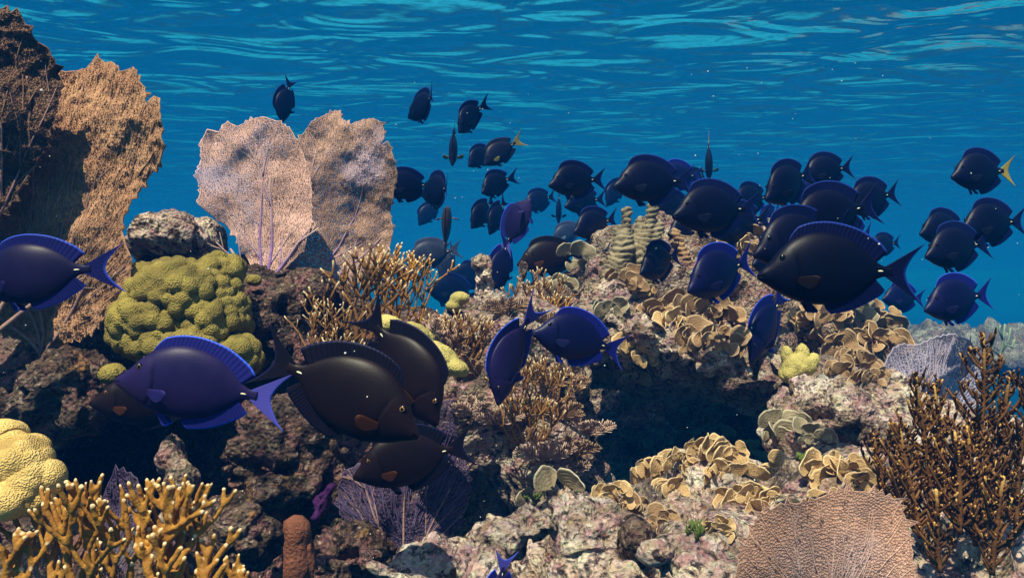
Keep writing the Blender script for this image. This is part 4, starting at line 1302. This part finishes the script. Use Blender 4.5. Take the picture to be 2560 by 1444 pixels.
FISH = {}
def fish_meshes(bend, spread):
    key = (bend, spread)
    if key in FISH: return FISH[key]
    m = {"body": [body_mesh(bend)]}
    def db(u):
        t = .185 + .56 * u
        return (t - .5, 0, float(ZU(t)) - .012)
    def do(u):
        t = .185 + .56 * u
        h = .062 * min(1, u / .10) ** .5 * (1 + .28 * u) * (1 - .25 * max(0, (u - .93) / .07) ** 2)
        return (t - .5 + .055 * u * u + .02 * u, 0, float(ZU(t)) + h)
    m["dorsal_fin"] = [fin_mesh("dorsal_fin", db, do, 56, 7, .006, bend)]
    def ab(u):
        t = .43 + .315 * u
        return (t - .5, 0, float(ZL(t)) + .012)
    def ao(u):
        t = .43 + .315 * u
        h = .060 * min(1, u / .14) ** .6 * (1 + .25 * u) * (1 - .25 * max(0, (u - .92) / .08) ** 2)
        return (t - .5 + .05 * u * u + .02 * u, 0, float(ZL(t)) - h)
    m["anal_fin"] = [fin_mesh("anal_fin", ab, ao, 40, 7, .005, bend)]
    def tb_(u):
        s = 2 * u - 1
        return (.315, 0, .034 * s)
    def to(u):
        s = 2 * u - 1
        return (.440 + .125 * abs(s) ** 1.8, 0, .195 * math.copysign(abs(s) ** 1.1, s))
    m["tail_fin"] = [fin_mesh("tail_fin", tb_, to, 44, 9, .007, bend)]
    m["pectoral_fin"], m["pelvic_fin"], m["eye"], m["tail_spine"] = [], [], [], []
    for sd in (-1, 1):
        b, o, n = pec_fn(sd, spread)
        m["pectoral_fin"].append(fin_mesh("pectoral_fin", b, o, 26, 6, .0022, 0, n, "tang_side_fin"))
        b, o, n = pec_fn(sd, spread, True)
        m["pelvic_fin"].append(fin_mesh("pelvic_fin", b, o, 12, 6, .0022, 0, n))
        bm = bmesh.new()
        bmesh.ops.create_uvsphere(bm, u_segments=20, v_segments=12, radius=1.0)
        ew = float(WD(.135))
        V = [(v.co.x, v.co.y, v.co.z) for v in bm.verts]
        F_ = [tuple(v.index for v in f.verts) for f in bm.faces]
        bm.free()
        U = [math.hypot(x, z) if y * sd > 0 else 1.0 for x, y, z in V]
        V = [(-.5 + .137 + x * .021, sd * (ew * .80 + .000) + y * .013, .048 + z * .022) for x, y, z in V]
        m["eye"].append(mk_mesh("eye", V, F_, M["tang_eye"], True, {"u": U}))
        bm = bmesh.new()
        bmesh.ops.create_uvsphere(bm, u_segments=10, v_segments=8, radius=1.0)
        V = bendy([(.268 + v.co.x * .022, sd * .016 + v.co.y * .006, v.co.z * .006) for v in bm.verts], bend)
        F_ = [tuple(v.index for v in f.verts) for f in bm.faces]
        bm.free()
        m["tail_spine"].append(mk_mesh("tail_spine", V, F_, M["tang_spine"], True))
    FISH[key] = m
    return m

# body colour, fin colour, blue rim strength, colour of the pectoral fins
TONES = {
 "k": ((.0026, .0036, .022), (.0028, .0052, .042), .22, (.004, .006, .022)),
 "K": ((.0016, .0020, .0130), (.0018, .0030, .030), .34, (.008, .003, .004)),
 "b": ((.0042, .0050, .046), (.006, .008, .12), .65, (.008, .008, .06)),
 "v": ((.017, .0115, .068), (.010, .011, .125), 1.0, (.026, .018, .13)),  # violet skin with sunlit brightness put into its colour
 "w": ((.0095, .0070, .042), (.006, .007, .080), .60, (.012, .009, .07)),
 "n": ((.0105, .0055, .0072), (.0040, .0034, .0100), .04, (.07, .020, .006)),
 "g": ((.030, .035, .060), (.03, .035, .07), .10, (.22, .25, .30)),  # haze of distance put into the skin colour as grey blue
 "o": ((.045, .026, .025), (.03, .02, .025), .05, (.70, .22, .04)),
 "y": ((.008, .009, .024), (.01, .012, .035), .15, (.30, .24, .04)),
}
def fish(label, px, py, Lpx, yaw, pitch, roll, tone, bend=0, spread=0, Lm=.21, tail=None):
    """yaw 0 swims left, 90 towards the viewer, 180 right, -90 away; pitch > 0 noses down"""
    if Lpx < 241 and abs(yaw) < 30 and tone in "kb":     # the school is angled a little towards the viewer
        Lpx *= 1.28 if 1540 < px < 2140 else 1.20; yaw += 14
    d = Lm * F / Lpx
    root = empty("blue_tang", P(px, py, d))
    # heading: local -X; pitch about local Y; roll about local X
    Rm = Matrix.Rotation(R(yaw), 3, 'Z') @ Matrix.Rotation(R(-pitch), 3, 'Y') @ Matrix.Rotation(R(roll), 3, 'X')
    root.rotation_euler = Rm.to_euler()
    root.scale = (Lm, Lm, Lm)
    tag(root, label, "fish", "school of surgeonfish over the reef")
    bc, fc, rim, pc = TONES[tone]
    ms = fish_meshes(bend, spread)
    for nm, lst in ms.items():
        for me in lst:
            o = link(nm, me, root)
            if nm == "body": o.color = (*bc, 1)
            elif nm == "pectoral_fin": o.color = (*pc, rim * .2)
            elif nm == "eye": o.color = ((.40, .20, .06, 1) if tone == "n" else (.16, .10, .06, 1) if tone == "v" else (.03, .022, .03, 1))
            elif nm == "tail_fin" and tone == "v": o.color = (.060, .055, .34, .5)
            elif nm == "tail_fin" and tail: o.color = (*tail, rim * .3)
            else: o.color = (*fc, rim)
    return root

YT = (.30, .22, .05)
FL = [
 ("lone navy fish diving head down above the pale tan fan", 712, 250, 118, 55, 72, 0, "k", 0, 1),
 ("topmost fish of the group right of the fans, tail to the right", 1062, 262, 150, -48, 8, 0, "k", -1, 0),
 ("dark fish just right of the topmost one, diving with its tail out right", 1172, 290, 135, 62, 38, 0, "k", -1, 0),
 ("fish diving towards the viewer with both yellowish side fins spread", 1134, 362, 130, 88, 52, 0, "y", 0, 1),
 ("small dim fish overlapped by the one with the raised yellow tail", 1200, 388, 105, 48, 30, 0, "k", 0, 0),
 ("small dark fish with a raised yellowish tail", 1250, 378, 118, 30, 32, 0, "y", -1, 0, .21, YT),
 ("round dark fish half hidden by the taller tan fan's edge", 1020, 462, 132, 25, 4, 0, "k", 0, 0),
 ("big round dark fish turning away beside the taller tan fan", 1100, 474, 172, -52, -4, 0, "k", -1, 0),
 ("brown fish swimming away head up with glowing orange side fins", 1115, 572, 150, -92, -62, 0, "o", 0, 1),
 ("pale grey blue fish with a white side fin behind the brown one", 1082, 632, 140, 15, 8, 0, "g", 0, 0, .30),
 ("slim grey blue fish nosing down below the brown one", 1118, 658, 105, 50, 62, 0, "g", 0, 0, .25),
 ("dim bluish fish hidden behind the big round dark one", 1072, 528, 90, 30, 45, 0, "k", 0, 0, .30),
 ("dark fish with its tail out right, above an overlapping pair", 1238, 458, 125, 55, 20, 0, "k", -1, 0),
 ("left fish of the overlapping pair in the middle of the water", 1205, 530, 118, 52, 38, 0, "k", 0, 0),
 ("right fish of the overlapping pair in the middle of the water", 1242, 538, 120, 58, 48, 0, "k", 0, 0),
 ("left of two faint fish low over the gap behind the reef", 1135, 728, 130, 20, -12, 0, "k", 0, 0, .36),
 ("right of two faint fish low over the gap behind the reef", 1182, 690, 105, 10, -18, 0, "k", 0, 0, .36),
 ("lilac lit fish rearing up with its blue back fin on the left", 1288, 560, 150, 152, -64, 0, "v", 0, 1),
 ("dark fish nosing down between the lilac fish and the coral head", 1252, 660, 150, 40, 72, 0, "b", 0, 0),
 ("round dark purple fish in front of the mid reef's left end", 1378, 640, 180, 14, 6, 0, "n", 0, 0, .23),
 ("small dim fish above the dark purple one, tail hooked right", 1348, 500, 92, 25, 15, 0, "k", 0, 0, .30),
 ("slim fish diving head on with thin side fins spread", 1397, 516, 92, 84, 62, 0, "k", 0, 1),
 ("dark fish with a raised tail, highest of those in mid picture", 1442, 450, 145, 18, 5, 0, "k", 0, 0),
 ("dim fish behind and below the one with the raised tail", 1462, 502, 110, 20, 8, 0, "k", 0, 0, .26),
 ("dark fish left of the ribbed finger coral", 1488, 558, 130, 25, 12, 0, "k", 0, 0),
 ("faint fish behind the one left of the finger coral", 1420, 580, 100, 20, 20, 0, "g", 0, 0, .32),
 ("small diagonal fish with its tail raised, left of a big round dark one", 1538, 475, 100, 35, 48, 0, "k", 0, 0, .28),
 ("big round dark fish above the ribbed finger coral", 1632, 452, 178, 8, 2, 0, "k", 0, 0, .24),
 ("dim fish right behind the big round one", 1700, 438, 110, 15, 2, 0, "b", 0, 0, .25),
 ("thin fish diving edge on with orange tail, above the crowd", 1772, 395, 118, 78, 66, 0, "y", 0, 1, .22, (.40, .20, .05)),
 ("fish with an upright tail just under the thin diving one", 1742, 448, 112, 35, 22, 0, "k", 1, 0),
 ("dark fish crammed between the round one and the large one", 1682, 515, 128, 25, 10, 0, "k", 0, 0, .24),
 ("large black navy fish in the thick of the school", 1790, 522, 205, 10, 2, 0, "k", 0, 0, .24),
 ("dim fish in the gap right of the large black navy one", 1880, 495, 115, 20, 5, 0, "k", 0, 0, .25),
 ("fish slanting down left with a pale purple tail tip", 1972, 455, 165, 22, 20, 0, "k", 0, 0, .23),
 ("fish with a spread dark tail, upper right of the crowd", 2068, 425, 128, 8, 8, 0, "k", 0, 0),
 ("fish with a forked tail against open water, right of the crowd", 2180, 494, 158, 12, 10, 0, "k", 0, 0),
 ("big dark fish second from the top right of the crowd", 2082, 535, 232, 8, 12, 0, "k", 0, 0),
 ("small blue rimmed fish left of the second big dark one", 1922, 542, 112, 40, 25, 0, "b", 0, 0, .22),
 ("big dark fish right above the biggest one", 2002, 598, 240, 10, 8, 0, "k", 0, 0),
 ("dark fish wedged below the large black navy one, over the crest", 1735, 566, 150, 22, 6, 0, "k", -1, 0, .25),
 ("dark fish between the large black navy one and the blue rimmed one", 1852, 556, 160, 14, 10, 0, "k", 0, 0, .25),
 ("dark fish showing above the biggest one's forehead, lower of two", 1945, 640, 175, 26, 4, 0, "k", 0, 0, .24),
 ("dim fish between the second big dark one and the open water", 2132, 588, 150, 6, 4, 0, "b", 1, 0, .25),
 ("dim navy fish at the upper left edge of the dense crowd", 1668, 478, 120, 30, -8, 0, "k", 1, 0, .25),
 ("small dim fish just above the big dark pair right of the crowd", 2030, 480, 105, 18, 14, 0, "b", 0, 0, .26),
 ("biggest black fish with a sickle tail, right of centre", 2092, 672, 402, 3, -3, 0, "K", 0, 0, .23),
 ("small round fish between the sickle tail and the pair", 2212, 610, 90, 12, 6, 0, "k", 0, 0, .22),
 ("lone navy fish with a yellow tail in the open water at far right", 2455, 428, 172, 6, 3, 0, "k", 0, 0, .22, YT),
 ("left fish of the overlapping three at the far right", 2362, 570, 150, 10, 3, 0, "k", 0, 0, .24),
 ("right fish of the overlapping three, touching the right edge", 2482, 556, 182, 6, 3, 0, "k", 0, 0, .22),
 ("lowest fish of the overlapping three at the far right", 2394, 616, 188, 8, 6, 0, "k", 0, 0, .22),
 ("blue lit fish with a brown side fin, lowest in the open water at right", 2394, 746, 192, 8, 6, 0, "b", 0, 0, .22, None),
 ("half hidden fish behind the sickle tail, above the haze", 2258, 742, 120, 10, -4, 0, "b", 0, 0, .24),
 ("dark oval fish turning away over the mid reef", 1650, 652, 190, 48, 12, 0, "k", 0, 0, .21),
 ("navy fish with a blue back rim, just right of the dark oval one", 1800, 678, 205, 24, 14, 0, "b", 0, 0, .22),
 ("dark fish squeezed under the biggest one's snout", 1878, 650, 150, 20, 6, 0, "k", 0, 0, .24),
 ("dim navy fish between the dark oval one and the ridged crest", 1748, 602, 150, 15, 6, 0, "b", 0, 0, .26),
 ("navy fish diving with a blue back fin over the brown corals at right", 1915, 808, 232, 42, 44, 0, "b", 0, 0, .24),
 ("shadowed fish diving tail up into the right lip of the cavern", 1912, 905, 140, 60, 62, 0, "k", 0, 0, .22),
 ("vertical navy fish standing on its tail over the mid reef", 1470, 728, 140, 48, -80, 0, "b", 0, 0, .22),
 ("thin upright navy fish seen edge on, left of the violet fish", 1212, 790, 112, 80, -72, 0, "b", 0, 0, .16),
 ("violet blue tang grazing head down facing the viewer, centre", 1270, 882, 262, 52, 64, 0, "v", -1, 0, .22),
 ("navy tang with blue fins beside the grazing violet one", 1448, 846, 212, 8, -16, 0, "b", 0, 0, .20),
 ("bright blue violet tang swimming left in front of the olive coral mound", 500, 962, 402, 6, -12, 0, "v", 0, 0, .225),
 ("brown faced fish mostly hidden behind the bright tang's snout", 372, 1002, 270, 14, -8, 0, "n", 0, 0, .20),
 ("dark surgeonfish with an orange eye ring and orange side fin, facing right", 858, 976, 440, 174, 22, 0, "n", 0, 0, .235),
 ("second dark surgeonfish diving behind the orange eyed one", 1010, 910, 345, 160, 50, 0, "n", 0, 0, .225),
 ("dusky fish facing left under the two dark surgeonfish heads", 1030, 1142, 300, 16, 8, 0, "n", 0, 0, .19),
 ("purple blue tang cut by the left edge before the brown fan", 90, 680, 335, -6, 4, 0, "w", 1, 0, .205),
 ("blue tail tip of a fish below the bottom edge", 1240, 1492, 210, 40, 72, 0, "v", 0, 0, .115),
 ("pale grey fish behind the tallest dark fire coral", 2418, 890, 130, 50, 40, 0, "g", 0, 0, .12),
]
for e in FL: fish(*e)

# ------------------------------------------------------------------ drifting specks
def specks(n):
    r = np.random.default_rng(5)
    bm = bmesh.new()
    for i in range(n):
        d = r.uniform(.5, 2.6)
        p = P(r.uniform(-50, 2610), r.uniform(150, 1400), d)
        rad = r.choice([.0006, .0008, .0012], p=[.6, .3, .1]) * (.5 + .5 * d)
        bmesh.ops.create_icosphere(bm, subdivisions=1, radius=rad, matrix=Matrix.Translation(p) @ Matrix.Diagonal((1, 1, r.uniform(.6, 1.2), 1)))
    me = bpy.data.meshes.new("drifting_specks")
    bm.to_mesh(me); bm.free()
    t = NT("drifting_speck")
    me.materials.append(t.done((0.75, 0.72, 0.66), 0.7, 0.2))
    tag(link("drifting_specks", me), "tiny pale specks drifting in the water", "particles", None, "stuff")
specks(190)
